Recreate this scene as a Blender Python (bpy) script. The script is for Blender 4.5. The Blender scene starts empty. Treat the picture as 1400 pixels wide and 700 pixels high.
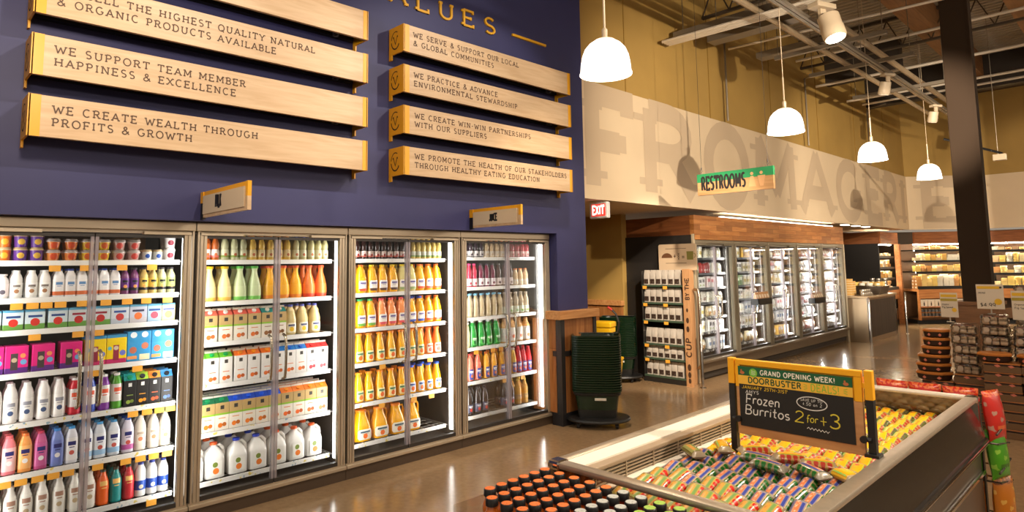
import bpy, bmesh, math, random
from mathutils import Vector, Matrix
random.seed(7)
PI = math.pi
S = bpy.context.scene
COL = S.collection

# ---------------------------------------------------------------- camera
cd = bpy.data.cameras.new('camera')
cam = bpy.data.objects.new('camera', cd)
COL.objects.link(cam)
YAW, PITCH, ROLL = 0.794478, 0.0974521, -0.0161874
_f = Vector((-math.sin(YAW)*math.cos(PITCH), math.cos(YAW)*math.cos(PITCH), math.sin(PITCH)))
_r = Vector((math.cos(YAW), math.sin(YAW), 0))
_u = _r.cross(_f)
_r2 = _r*math.cos(ROLL) + _u*math.sin(ROLL)
_u2 = _u*math.cos(ROLL) - _r*math.sin(ROLL)
mw = Matrix((( _r2.x, _u2.x, -_f.x, 0), (_r2.y, _u2.y, -_f.y, 0), (_r2.z, _u2.z, -_f.z, 1.70), (0, 0, 0, 1)))
cam.matrix_world = mw
cd.sensor_width = 36
cd.lens = 871.08/1400*36
cd.shift_y = (277.55-350)/1400
cd.clip_start = 0.05
S.camera = cam

# ---------------------------------------------------------------- light, exposure
S.view_settings.view_transform = 'Standard'
S.view_settings.look = 'None'
S.view_settings.exposure = 0.30
S.view_settings.gamma = 1.0
S.view_settings.use_curve_mapping = False
w = bpy.data.worlds.new('world')
S.world = w
w.use_nodes = True
w.node_tree.nodes['Background'].inputs[0].default_value = (1.0, 0.84, 0.66, 1)
w.node_tree.nodes['Background'].inputs[1].default_value = 0.27
try:
    S.cycles.use_denoising = True
    S.cycles.max_bounces = 6
    S.cycles.diffuse_bounces = 3
    S.cycles.glossy_bounces = 3
    S.cycles.transparent_max_bounces = 16
    S.cycles.transmission_bounces = 4
    S.cycles.caustics_reflective = False
    S.cycles.caustics_refractive = False
    S.cycles.sample_clamp_indirect = 4
except Exception:
    pass
WARM = (1.0, 0.84, 0.66)

def light(name, typ, loc, target=None, energy=100, size=0.1, color=WARM, angle=60, blend=0.5, size_y=None):
    d = bpy.data.lights.new(name, typ)
    d.energy = energy
    d.color = color
    if typ == 'SPOT':
        d.spot_size = math.radians(angle)
        d.spot_blend = blend
        d.shadow_soft_size = size
    elif typ == 'AREA':
        d.size = size
        if size_y:
            d.shape = 'RECTANGLE'; d.size_y = size_y
    else:
        d.shadow_soft_size = size
    o = bpy.data.objects.new(name, d)
    o.location = loc
    if target is not None:
        v = Vector(target) - Vector(loc)
        o.rotation_euler = v.to_track_quat('-Z', 'Y').to_euler()
    COL.objects.link(o)
    return o

# track spots on the value planks and the blue wall
light('track_or_added_spot', 'SPOT', (-1.4, 4.7, 4.7), (-4.6, 3.9, 2.75), 200, 0.05, angle=56, color=(1, .90, .78))
light('track_or_added_spot', 'SPOT', (-1.5, 3.2, 4.7), (-4.6, 3.2, 2.6), 100, 0.05, angle=52, color=(1, .90, .78))
light('track_or_added_spot', 'SPOT', (-1.4, 2.2, 4.7), (-4.6, 1.4, 2.8), 205, 0.05, angle=54, color=(1, .90, .78))
# spots on the pale lettered band: each throws a pendant's shadow on it
light('track_or_added_spot', 'SPOT', (0.19, 5.1, 3.62), (-4.67, 8.3, 3.15), 860, 0.03, angle=62, blend=.9)
light('track_or_added_spot', 'SPOT', (0.75, 9.0, 3.62), (-4.67, 14.6, 3.15), 1250, 0.03, angle=50, blend=.8)
light('track_or_added_spot', 'SPOT', (-1.24, 4.94, 3.62), (-3.9, 19.9, 3.1), 2600, 0.04, angle=24, blend=.8)
light('track_or_added_spot', 'SPOT', (3.4, 14.0, 4.4), (-1.2, 20.7, 2.8), 900, 0.05, angle=40)

# spots over the aisle, freezer, display
light('track_or_added_spot', 'SPOT', (-1.3, 2.6, 4.6), (-1.3, 3.0, 0.8), 250, 0.08, angle=56)
light('track_or_added_spot', 'SPOT', (-0.2, 0.9, 4.6), (-1.3, 2.1, 0.8), 190, 0.08, angle=50)
light('track_or_added_spot', 'SPOT', (-0.6, 5.4, 4.6), (-1.2, 7.7, 0.8), 55, 0.08, angle=50)
light('track_or_added_spot', 'SPOT', (-1.6, 4.4, 4.3), (-5.1, 8.1, .85), 1500, 0.08, angle=25)
light('track_or_added_spot', 'SPOT', (-3.2, 4.2, 4.6), (-3.9, 5.6, 0.0), 230, 0.08, angle=70)
light('track_or_added_spot', 'SPOT', (1.4, 9.6, 4.3), (-4.5, 15.6, .9), 1500, 0.08, angle=17)

light('track_or_added_spot', 'SPOT', (1.9, 5.6, 4.4), (-.8, 3.3, .75), 1100, 0.08, angle=30)  # unseen extra spot, added to brighten the freezer's side panel

# ---------------------------------------------------------------- materials
_mc = {}
def lin(c):
    return tuple(((v/255)/12.92 if v/255 <= 0.04045 else ((v/255+0.055)/1.055)**2.4) for v in c)

def M(name, rgb, rough=0.5, metal=0.0, noise=0.0, nscale=8.0, stretch=(1, 1, 1), emit=0.0, spec=0.5, bump=0.0, coat=0.0, ecol=None):
    if name in _mc:
        return _mc[name]
    m = bpy.data.materials.new(name)
    m.use_nodes = True
    nt = m.node_tree
    b = nt.nodes['Principled BSDF']
    c = lin(rgb)
    b.inputs['Base Color'].default_value = (*c, 1)
    b.inputs['Roughness'].default_value = rough
    b.inputs['Metallic'].default_value = metal
    b.inputs['Specular IOR Level'].default_value = spec
    b.inputs['Coat Weight'].default_value = coat
    if emit:
        b.inputs['Emission Color'].default_value = (*(ecol or c), 1)
        b.inputs['Emission Strength'].default_value = emit
    if noise or bump:
        tc = nt.nodes.new('ShaderNodeTexCoord')
        mp = nt.nodes.new('ShaderNodeMapping')
        mp.inputs['Scale'].default_value = stretch
        nz = nt.nodes.new('ShaderNodeTexNoise')
        nz.inputs['Scale'].default_value = nscale
        nz.inputs['Detail'].default_value = 4
        nt.links.new(tc.outputs['Object'], mp.inputs[0])
        nt.links.new(mp.outputs[0], nz.inputs[0])
        if noise:
            rp = nt.nodes.new('ShaderNodeValToRGB')
            rp.color_ramp.elements[0].position = 0.3
            rp.color_ramp.elements[1].position = 0.7
            rp.color_ramp.elements[0].color = (*[v*(1-noise) for v in c], 1)
            rp.color_ramp.elements[1].color = (*[min(1, v*(1+noise*0.6)) for v in c], 1)
            nt.links.new(nz.outputs[0], rp.inputs[0])
            nt.links.new(rp.outputs[0], b.inputs['Base Color'])
        if bump:
            bp = nt.nodes.new('ShaderNodeBump')
            bp.inputs['Strength'].default_value = bump
            bp.inputs['Distance'].default_value = 0.01
            nt.links.new(nz.outputs[0], bp.inputs['Height'])
            nt.links.new(bp.outputs[0], b.inputs['Normal'])
    _mc[name] = m
    return m

def glass(name, tint=(0.97, 0.985, 0.98), refl=0.5, rough=0.02):
    if name in _mc:
        return _mc[name]
    m = bpy.data.materials.new(name)
    m.use_nodes = True
    nt = m.node_tree
    nt.nodes.remove(nt.nodes['Principled BSDF'])
    out = nt.nodes['Material Output']
    t = nt.nodes.new('ShaderNodeBsdfTransparent'); t.inputs[0].default_value = (*tint, 1)
    g = nt.nodes.new('ShaderNodeBsdfGlossy'); g.inputs['Roughness'].default_value = rough
    fr = nt.nodes.new('ShaderNodeFresnel'); fr.inputs[0].default_value = 1.45
    mu = nt.nodes.new('ShaderNodeMath'); mu.operation = 'MULTIPLY'; mu.inputs[1].default_value = refl
    mx = nt.nodes.new('ShaderNodeMixShader')
    nt.links.new(fr.outputs[0], mu.inputs[0])
    nt.links.new(mu.outputs[0], mx.inputs[0])
    nt.links.new(t.outputs[0], mx.inputs[1])
    nt.links.new(g.outputs[0], mx.inputs[2])
    nt.links.new(mx.outputs[0], out.inputs[0])
    _mc[name] = m
    return m

def frost(name, rgb, fac):
    if name in _mc:
        return _mc[name]
    m = bpy.data.materials.new(name); m.use_nodes = True
    nt = m.node_tree
    b = nt.nodes['Principled BSDF']; b.inputs['Base Color'].default_value = (*lin(rgb), 1); b.inputs['Roughness'].default_value = .3
    t = nt.nodes.new('ShaderNodeBsdfTransparent'); mx = nt.nodes.new('ShaderNodeMixShader'); mx.inputs[0].default_value = fac
    nt.links.new(t.outputs[0], mx.inputs[1]); nt.links.new(b.outputs[0], mx.inputs[2]); nt.links.new(mx.outputs[0], nt.nodes['Material Output'].inputs[0])
    _mc[name] = m
    return m

def printed(name, base, shapes, rough=0.35, axis='Y', spec=0.5, metal=0.0, front=True):
    """a printed wrap: base colour, then shapes painted in order in object space.
    shapes: ('band', z0, z1, rgb) | ('disc', a, z, r, rgb) | ('rect', a0, a1, z0, z1, rgb) | ('speck', z0, z1, scale, thr, rgb)"""
    if name in _mc:
        return _mc[name]
    m = bpy.data.materials.new(name)
    m.use_nodes = True
    nt = m.node_tree
    b = nt.nodes['Principled BSDF']
    b.inputs['Roughness'].default_value = rough
    b.inputs['Specular IOR Level'].default_value = spec
    b.inputs['Metallic'].default_value = metal
    tc = nt.nodes.new('ShaderNodeTexCoord')
    sx = nt.nodes.new('ShaderNodeSeparateXYZ')
    nt.links.new(tc.outputs['Object'], sx.inputs[0])
    A = sx.outputs[axis]; Z = sx.outputs['Z']; F = sx.outputs['X']
    if axis == 'X':
        Z = sx.outputs['Y']; F = sx.outputs['Z']
    def math_(op, x, y=None):
        n = nt.nodes.new('ShaderNodeMath'); n.operation = op
        for i, v in enumerate((x, y)):
            if v is None: continue
            if hasattr(v, 'node'): nt.links.new(v, n.inputs[i])
            else: n.inputs[i].default_value = v
        return n.outputs[0]
    def within(s, lo, hi):
        return math_('MULTIPLY', math_('GREATER_THAN', s, lo), math_('LESS_THAN', s, hi))
    cur = None
    frontm = math_('GREATER_THAN', F, 0.0) if front else None
    basec = (*lin(base), 1)
    for sh in shapes:
        k = sh[0]; rgb = (*lin(sh[-1]), 1)
        if k == 'band':
            f = within(Z, sh[1], sh[2])
        elif k == 'disc':
            dx = math_('SUBTRACT', A, sh[1]); dz = math_('SUBTRACT', Z, sh[2])
            d = math_('ADD', math_('MULTIPLY', dx, dx), math_('MULTIPLY', dz, dz))
            f = math_('LESS_THAN', d, sh[3]*sh[3])
        elif k == 'rect':
            f = math_('MULTIPLY', within(A, sh[1], sh[2]), within(Z, sh[3], sh[4]))
        else:
            nz = nt.nodes.new('ShaderNodeTexNoise'); nz.inputs['Scale'].default_value = sh[3]; nz.inputs['Detail'].default_value = 1
            nt.links.new(tc.outputs['Object'], nz.inputs[0])
            f = math_('MULTIPLY', within(Z, sh[1], sh[2]), math_('GREATER_THAN', nz.outputs[0], sh[4]))
        if frontm is not None and k in ('disc', 'rect'):
            f = math_('MULTIPLY', f, frontm)
        mx = nt.nodes.new('ShaderNodeMix'); mx.data_type = 'RGBA'
        nt.links.new(f, mx.inputs[0])
        if cur is None: mx.inputs[6].default_value = basec
        else: nt.links.new(cur, mx.inputs[6])
        mx.inputs[7].default_value = rgb
        cur = mx.outputs[2]
    if cur is None: b.inputs['Base Color'].default_value = basec
    else: nt.links.new(cur, b.inputs['Base Color'])
    _mc[name] = m
    return m

def wood(name, a, b2, axis='Y', rough=0.45, plank=None, knots=False):
    if name in _mc:
        return _mc[name]
    m = bpy.data.materials.new(name)
    m.use_nodes = True
    nt = m.node_tree
    b = nt.nodes['Principled BSDF']
    b.inputs['Roughness'].default_value = rough
    tc = nt.nodes.new('ShaderNodeTexCoord')
    mp = nt.nodes.new('ShaderNodeMapping')
    sc = {'X': (0.8, 9, 9), 'Y': (9, 0.8, 9), 'Z': (9, 9, 0.8)}[axis]
    mp.inputs['Scale'].default_value = sc
    nz = nt.nodes.new('ShaderNodeTexNoise'); nz.inputs['Scale'].default_value = 3.2; nz.inputs['Detail'].default_value = 6; nz.inputs['Distortion'].default_value = 0.6
    rp = nt.nodes.new('ShaderNodeValToRGB')
    rp.color_ramp.elements[0].position = 0.32; rp.color_ramp.elements[1].position = 0.68
    rp.color_ramp.elements[0].color = (*lin(a), 1); rp.color_ramp.elements[1].color = (*lin(b2), 1)
    nt.links.new(tc.outputs['Object'], mp.inputs[0]); nt.links.new(mp.outputs[0], nz.inputs[0]); nt.links.new(nz.outputs[0], rp.inputs[0])
    last = rp.outputs[0]
    if plank:
        # random tone per plank: plank = (along, across) sizes; grain axis decides the layout
        sx = nt.nodes.new('ShaderNodeSeparateXYZ'); nt.links.new(tc.outputs['Object'], sx.inputs[0])
        cx = nt.nodes.new('ShaderNodeCombineXYZ')
        al, ac = {'Y': ('Y', 'Z'), 'X': ('X', 'Z'), 'Z': ('Z', 'Y')}[axis]
        nt.links.new(sx.outputs[al], cx.inputs[0]); nt.links.new(sx.outputs[ac], cx.inputs[1])
        br = nt.nodes.new('ShaderNodeTexBrick')
        br.inputs['Scale'].default_value = 1.0
        br.inputs['Brick Width'].default_value = plank[0]
        br.inputs['Row Height'].default_value = plank[1]
        br.inputs['Mortar Size'].default_value = 0.002
        br.inputs['Color1'].default_value = (1, 1, 1, 1)
        br.inputs['Color2'].default_value = (0.55, 0.5, 0.45, 1)
        br.inputs['Mortar'].default_value = (0.3, 0.25, 0.2, 1)
        nt.links.new(cx.outputs[0], br.inputs[0])
        mx = nt.nodes.new('ShaderNodeMix'); mx.data_type = 'RGBA'; mx.blend_type = 'MULTIPLY'; mx.inputs[0].default_value = 1
        nt.links.new(last, mx.inputs[6]); nt.links.new(br.outputs[0], mx.inputs[7])
        last = mx.outputs[2]
    nt.links.new(last, b.inputs['Base Color'])
    _mc[name] = m
    return m

# ---------------------------------------------------------------- mesh helpers
class MB:
    def __init__(s):
        s.v = []; s.f = []; s.mi = []
    def add(s, vs, fs, mi=0):
        o = len(s.v)
        s.v += [tuple(p) for p in vs]
        s.f += [tuple(i+o for i in f) for f in fs]
        s.mi += [mi]*len(fs)
        return s
    def box(s, x0, y0, z0, x1, y1, z1, bev=0.0, mi=0):
        if x0 > x1: x0, x1 = x1, x0
        if y0 > y1: y0, y1 = y1, y0
        if z0 > z1: z0, z1 = z1, z0
        if bev <= 0:
            s.add([(x0, y0, z0), (x1, y0, z0), (x1, y1, z0), (x0, y1, z0), (x0, y0, z1), (x1, y0, z1), (x1, y1, z1), (x0, y1, z1)],
                  [(3, 2, 1, 0), (4, 5, 6, 7), (0, 1, 5, 4), (1, 2, 6, 5), (2, 3, 7, 6), (3, 0, 4, 7)], mi)
            return s
        bm = bmesh.new()
        bmesh.ops.create_cube(bm, size=1)
        for v in bm.verts:
            v.co = ((x0+x1)/2+v.co.x*(x1-x0), (y0+y1)/2+v.co.y*(y1-y0), (z0+z1)/2+v.co.z*(z1-z0))
        bmesh.ops.bevel(bm, geom=bm.edges[:], offset=min(bev, 0.49*min(x1-x0, y1-y0, z1-z0)), segments=2, profile=0.5, affect='EDGES')
        bm.verts.index_update()
        s.add([v.co[:] for v in bm.verts], [[v.index for v in f.verts] for f in bm.faces], mi)
        bm.free()
        return s
    def lathe(s, prof, n=14, cx=0, cy=0, cz=0, mi=0, sq=0.0, ex=1.0, ey=1.0):
        """prof: [(r,z)]; sq>0 squares the section off"""
        o = len(s.v); k = len(prof)
        for r, z in prof:
            for i in range(n):
                a = 2*PI*(i+0.5)/n
                c, sn = math.cos(a), math.sin(a)
                if sq:
                    p = 2+6*sq
                    q = (abs(c)**p+abs(sn)**p)**(-1/p)
                    c, sn = c*q, sn*q
                s.v.append((cx+r*c*ex, cy+r*sn*ey, cz+z))
        for j in range(k-1):
            for i in range(n):
                i2 = (i+1) % n
                s.f.append((o+j*n+i, o+j*n+i2, o+(j+1)*n+i2, o+(j+1)*n+i)); s.mi.append(mi)
        s.f.append(tuple(o+i for i in reversed(range(n)))); s.mi.append(mi)
        s.f.append(tuple(o+(k-1)*n+i for i in range(n))); s.mi.append(mi)
        return s
    def band(s, prof, n=14, mi=0, sq=0.0, cx=0, cy=0, cz=0):
        o = len(s.v); k = len(prof)
        s.lathe(prof, n, cx, cy, cz, mi, sq)
        del s.f[-2:]; del s.mi[-2:]
        return s
    def tube(s, pts, r=0.01, n=8, mi=0, closed=False):
        pts = [Vector(p) for p in pts]
        o = len(s.v); k = len(pts)
        up = None
        for j, p in enumerate(pts):
            a = pts[(j-1) % k] if (closed or j > 0) else p
            b = pts[(j+1) % k] if (closed or j < k-1) else p
            d = (b-a).normalized()
            if up is None:
                up = d.orthogonal().normalized()
            e = (up - d*up.dot(d))
            e = e.normalized() if e.length > 1e-6 else d.orthogonal().normalized()
            up = e
            g = d.cross(e)
            rr = r[j] if isinstance(r, (list, tuple)) else r
            for i in range(n):
                t = 2*PI*i/n
                s.v.append(tuple(p+e*(rr*math.cos(t))+g*(rr*math.sin(t))))
        for j in range(k if closed else k-1):
            j2 = (j+1) % k
            for i in range(n):
                i2 = (i+1) % n
                s.f.append((o+j*n+i, o+j*n+i2, o+j2*n+i2, o+j2*n+i)); s.mi.append(mi)
        if not closed:
            s.f.append(tuple(o+i for i in reversed(range(n)))); s.mi.append(mi)
            s.f.append(tuple(o+(k-1)*n+i for i in range(n))); s.mi.append(mi)
        return s
    def prism(s, poly, lo, hi, axis='z', mi=0):
        """poly 2-D (ccw) extruded lo..hi along axis; poly coords: z->(x,y), y->(x,z), x->(y,z)"""
        def P(a, b, h):
            return {'z': (a, b, h), 'y': (a, h, b), 'x': (h, a, b)}[axis]
        n = len(poly)
        vs = [P(a, b, lo) for a, b in poly]+[P(a, b, hi) for a, b in poly]
        fs = [tuple(range(n-1, -1, -1)), tuple(range(n, 2*n))]+[(i, (i+1) % n, n+(i+1) % n, n+i) for i in range(n)]
        return s.add(vs, fs, mi)
    def mesh(s, name, mats, smooth=None):
        me = bpy.data.meshes.new(name)
        me.from_pydata(s.v, [], s.f)
        if not isinstance(mats, (list, tuple)): mats = [mats]
        for m in mats: me.materials.append(m)
        if len(mats) > 1:
            me.polygons.foreach_set('material_index', s.mi)
        bm = bmesh.new(); bm.from_mesh(me)
        bmesh.ops.recalc_face_normals(bm, faces=bm.faces[:])
        bm.to_mesh(me); bm.free()
        if smooth is not None:
            for p in me.polygons: p.use_smooth = True
            me.set_sharp_from_angle(angle=math.radians(smooth))
        me.update()
        return me
    def build(s, name, mats, parent=None, smooth=None, loc=None):
        o = bpy.data.objects.new(name, s.mesh(name, mats, smooth))
        COL.objects.link(o)
        if parent is not None: o.parent = parent
        if loc is not None: o.location = loc
        return o

def tag(o, label, cat, group=None, kind=None):
    o['label'] = label; o['category'] = cat
    if group: o['group'] = group
    if kind: o['kind'] = kind
    return o
def thing(name, label, cat, loc=(0, 0, 0), rotz=0, group=None):
    o = bpy.data.objects.new(name, None)
    COL.objects.link(o)
    o.empty_display_size = 0.1
    o.location = loc; o.rotation_euler = (0, 0, rotz)
    return tag(o, label, cat, group)
def struct(name, mb, m, smooth=None, label=None):
    o = mb.build(name, m, None, smooth)
    o['kind'] = 'structure'
    if label: o['label'] = label
    return o
ORD = 'first second third fourth fifth sixth seventh eighth ninth tenth eleventh twelfth thirteenth fourteenth fifteenth sixteenth seventeenth eighteenth nineteenth twentieth'.split()
def ordw(i):
    if i < 20: return ORD[i]
    tens = {20: 'twenty', 30: 'thirty', 40: 'forty'}
    n = i+1
    if n % 10 == 0: return {30: 'thirtieth', 40: 'fortieth'}[n]
    return tens[n//10*10]+'-'+ORD[n % 10-1]

class Proto:
    """a kind: a root mesh and its parts' meshes; put() copies the whole tree"""
    def __init__(s, name, cat, root, parts=()):
        s.name, s.cat, s.root, s.parts = name, cat, root, list(parts)
    def put(s, loc, label, group=None, rot=(0, 0, 0), scale=None):
        o = bpy.data.objects.new(s.name, s.root)
        COL.objects.link(o)
        o.location = loc; o.rotation_euler = rot
        if scale: o.scale = scale
        tag(o, label, s.cat, group)
        for pn, pm in s.parts:
            c = bpy.data.objects.new(pn, pm)
            COL.objects.link(c)
            c.parent = o
        return o

# ---------------------------------------------------------------- stroke lettering
def ar(cx, cy, rx, ry, a0, a1, n=10):
    return [(cx+rx*math.cos(math.radians(a0+(a1-a0)*i/n)), cy+ry*math.sin(math.radians(a0+(a1-a0)*i/n))) for i in range(n+1)]
G = {
 'A': (.86, [[(.06, 0), (.43, 1), (.80, 0)], [(.19, .34), (.67, .34)]], [(.06, 0), (.80, 0)]),
 'B': (.72, [[(.13, 0), (.13, 1)], [(.13, 1), (.38, 1)]+ar(.38, .76, .23, .24, 80, -90), [(.13, .52), (.38, .52)], [(.38, .52)]+ar(.40, .26, .26, .26, 80, -90)+[(.13, 0)]], [(.08, 0), (.08, 1)]),
 'C': (.86, [ar(.46, .5, .38, .5, 48, 312, 16)], []),
 'D': (.84, [[(.13, 0), (.13, 1)], [(.13, 1), (.36, 1)]+ar(.36, .5, .40, .5, 80, -90, 14)+[(.13, 0)]], [(.08, 0), (.08, 1)]),
 'E': (.74, [[(.64, .16), (.64, 0), (.13, 0), (.13, 1), (.62, 1), (.62, .84)], [(.13, .52), (.50, .52)], [(.50, .42), (.50, .62)]], [(.08, 0), (.08, 1)]),
 'F': (.70, [[(.13, 0), (.13, 1), (.62, 1), (.62, .82)], [(.13, .50), (.50, .50)], [(.50, .40), (.50, .60)]], [(.13, 0), (.08, 1)]),
 'G': (.90, [ar(.46, .5, .38, .5, 48, 340, 18)+[(.80, .40)], [(.56, .42), (.86, .42)]], []),
 'H': (.92, [[(.15, 0), (.15, 1)], [(.77, 0), (.77, 1)], [(.15, .5), (.77, .5)]], [(.15, 0), (.15, 1), (.77, 0), (.77, 1)]),
 'I': (.36, [[(.18, 0), (.18, 1)]], [(.18, 0), (.18, 1)]),
 'J': (.60, [[(.44, 1), (.44, .25)]+ar(.25, .25, .19, .25, 0, -170)], [(.44, 1)]),
 'K': (.84, [[(.15, 0), (.15, 1)], [(.70, 1), (.15, .42)], [(.32, .58), (.74, 0)]], [(.15, 0), (.15, 1), (.70, 1), (.74, 0)]),
 'L': (.70, [[(.13, 1), (.13, 0), (.62, 0), (.62, .2)]], [(.13, 1), (.08, 0)]),
 'M': (1.04, [[(.14, 0), (.16, 1), (.52, .25), (.88, 1), (.90, 0)]], [(.14, 0), (.90, 0), (.12, 1), (.92, 1)]),
 'N': (.92, [[(.15, 0), (.15, 1), (.77, 0), (.77, 1)]], [(.15, 0), (.11, 1), (.77, 1)]),
 'O': (.94, [ar(.47, .5, .40, .5, 0, 360, 22)], []),
 'P': (.72, [[(.13, 0), (.13, 1)], [(.13, 1), (.38, 1)]+ar(.38, .74, .25, .26, 80, -90)+[(.13, .48)]], [(.13, 0), (.08, 1)]),
 'Q': (.94, [ar(.47, .5, .40, .5, 0, 360, 22), [(.52, .22), (.84, -.12)]], []),
 'R': (.80, [[(.13, 0), (.13, 1)], [(.13, 1), (.38, 1)]+ar(.38, .75, .25, .25, 80, -90)+[(.13, .5)], [(.40, .5), (.70, 0)]], [(.13, 0), (.08, 1), (.70, 0)]),
 'S': (.68, [ar(.34, .75, .25, .25, 40, 270, 12)+ar(.34, .25, .26, .25, 90, -140, 12)], []),
 'T': (.80, [[(.40, 0), (.40, 1)], [(.06, .80), (.06, 1), (.74, 1), (.74, .80)]], [(.40, 0)]),
 'U': (.90, [[(.15, 1), (.15, .33)]+ar(.45, .33, .30, .33, 180, 360, 12)+[(.75, 1)]], [(.15, 1), (.75, 1)]),
 'V': (.84, [[(.06, 1), (.42, 0), (.78, 1)]], [(.06, 1), (.78, 1)]),
 'W': (1.16, [[(.06, 1), (.32, 0), (.58, .8), (.84, 0), (1.10, 1)]], [(.06, 1), (1.10, 1)]),
 'X': (.84, [[(.08, 0), (.76, 1)], [(.08, 1), (.76, 0)]], [(.08, 0), (.76, 1), (.08, 1), (.76, 0)]),
 'Y': (.82, [[(.06, 1), (.41, .48), (.76, 1)], [(.41, .48), (.41, 0)]], [(.06, 1), (.76, 1), (.41, 0)]),
 'Z': (.74, [[(.08, 1), (.66, 1), (.08, 0), (.68, 0)]], []),
 '&': (.90, [[(.86, 0), (.30, .70)]+ar(.42, .80, .16, .19, 210, -20, 10)+[(.50, .60), (.22, .42)]+ar(.36, .22, .26, .22, 130, 300, 10)+[(.74, .28), (.78, .44)]], []),
 '!': (.30, [[(.15, .30), (.15, 1)], [(.15, 0), (.15, .10)]], []),
 '-': (.50, [[(.10, .45), (.40, .45)]], []),
 '.': (.26, [[(.13, 0), (.13, .08)]], []),
 '$': (.66, [ar(.33, .70, .24, .20, 40, 270, 10)+ar(.33, .30, .25, .20, 90, -140, 10), [(.33, -.08), (.33, 1.08)]], []),
 '+': (.60, [[(.30, 0), (.30, .95)], [(.06, .45), (.54, .45)]], []),
 '0': (.70, [ar(.35, .5, .27, .5, 0, 360, 16)], []),
 '1': (.40, [[(.10, .80), (.24, 1), (.24, 0)]], []),
 '2': (.70, [ar(.34, .72, .25, .28, 160, -30, 10)+[(.08, 0), (.66, 0)]], []),
 '3': (.70, [ar(.32, .76, .24, .24, 150, -90, 10), ar(.33, .26, .28, .26, 90, -150, 10)], []),
 '4': (.72, [[(.50, 0), (.50, 1), (.06, .30), (.66, .30)]], []),
 '5': (.70, [[(.60, 1), (.16, 1), (.12, .56)]+ar(.34, .32, .28, .32, 120, -150, 12)], []),
 '6': (.70, [[(.54, 1)]+ar(.36, .32, .28, .32, 150, 510, 16)], []),
 '9': (.70, [ar(.34, .68, .27, .32, 0, 360, 16), [(.61, .68), (.50, 0)]], []),
 'r': (.42, [[(.10, 0), (.10, .60)], [(.10, .40)]+ar(.28, .42, .17, .18, 150, 40, 6)], []),
 'o': (.58, [ar(.29, .30, .22, .30, 0, 360, 14)], []),
 'z': (.50, [[(.06, .60), (.44, .60), (.06, 0), (.46, 0)]], []),
 'e': (.56, [[(.08, .32), (.50, .32)]+ar(.29, .30, .22, .30, 4, 310, 14)], []),
 'n': (.58, [[(.10, 0), (.10, .60)], [(.10, .36)]+ar(.29, .36, .19, .24, 170, 0, 8)+[(.48, 0)]], []),
 'u': (.58, [[(.10, .60), (.10, .24)]+ar(.29, .24, .19, .24, 180, 360, 8)+[(.48, .60)], [(.48, .60), (.48, 0)]], []),
 'i': (.26, [[(.13, 0), (.13, .60)], [(.13, .76), (.13, .82)]], []),
 't': (.44, [[(.20, .95), (.20, .10), (.36, 0)], [(.04, .60), (.38, .60)]], []),
 's': (.48, [ar(.24, .45, .17, .15, 40, 270, 8)+ar(.24, .15, .18, .15, 90, -140, 8)], []),
 'f': (.42, [[(.18, -.1), (.18, .75)]+ar(.32, .75, .14, .22, 170, 40, 6), [(.04, .50), (.36, .50)]], []),
 'a': (.58, [ar(.28, .30, .20, .30, 20, 340, 14), [(.48, .60), (.48, 0)]], []),
 'm': (.84, [[(.10, 0), (.10, .60)], [(.10, .40)]+ar(.26, .40, .16, .20, 170, 0, 6)+[(.42, 0)], [(.42, .40)]+ar(.58, .40, .16, .20, 170, 0, 6)+[(.74, 0)]], []),
 'g': (.58, [ar(.28, .30, .20, .30, 20, 340, 14), [(.48, .60), (.48, -.15)]+ar(.28, -.15, .20, .18, 0, -160, 6)], []),
 'h': (.58, [[(.10, 0), (.10, 1)], [(.10, .36)]+ar(.29, .36, .19, .24, 170, 0, 8)+[(.48, 0)]], []),
 'p': (.58, [[(.10, -.3), (.10, .60)], ar(.30, .30, .20, .30, 0, 360, 14)], []),
 'c': (.52, [ar(.29, .30, .22, .30, 45, 315, 12)], []),
 'd': (.58, [ar(.28, .30, .20, .30, 0, 360, 14), [(.48, 1), (.48, 0)]], []),
 'v': (.50, [[(.06, .60), (.25, 0), (.44, .60)]], []),
 ' ': (.42, [], []),
}
def ribbon(mb, pts, sw, T):
    P = [Vector((p[0], p[1])) for p in pts]
    Q = [P[0]]
    for p in P[1:]:
        if (p-Q[-1]).length > 1e-5: Q.append(p)
    P = Q
    if len(P) < 2: return
    closed = (P[0]-P[-1]).length < 1e-4 and len(P) > 3
    if closed: P = P[:-1]
    n = len(P); L = []; R = []
    for i in range(n):
        a = P[i-1] if (i > 0 or closed) else None
        b = P[(i+1) % n] if (i < n-1 or closed) else None
        d1 = (P[i]-a).normalized() if a is not None else None
        d2 = (b-P[i]).normalized() if b is not None else None
        if d1 is None: d1 = d2
        if d2 is None: d2 = d1
        n1 = Vector((-d1.y, d1.x)); n2 = Vector((-d2.y, d2.x))
        m = n1+n2
        if m.length < 1e-4: m = n1
        m.normalize()
        k = min(2.2, 1/max(0.35, m.dot(n1)))
        e0 = -d1*(sw*0.0)
        L.append(P[i]+m*(sw/2*k)); R.append(P[i]-m*(sw/2*k))
    vs = [T(p) for p in L]+[T(p) for p in R]
    m_ = n if closed else n-1
    mb.add(vs, [(i, n+i, n+(i+1) % n, (i+1) % n) for i in range(m_)])

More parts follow.
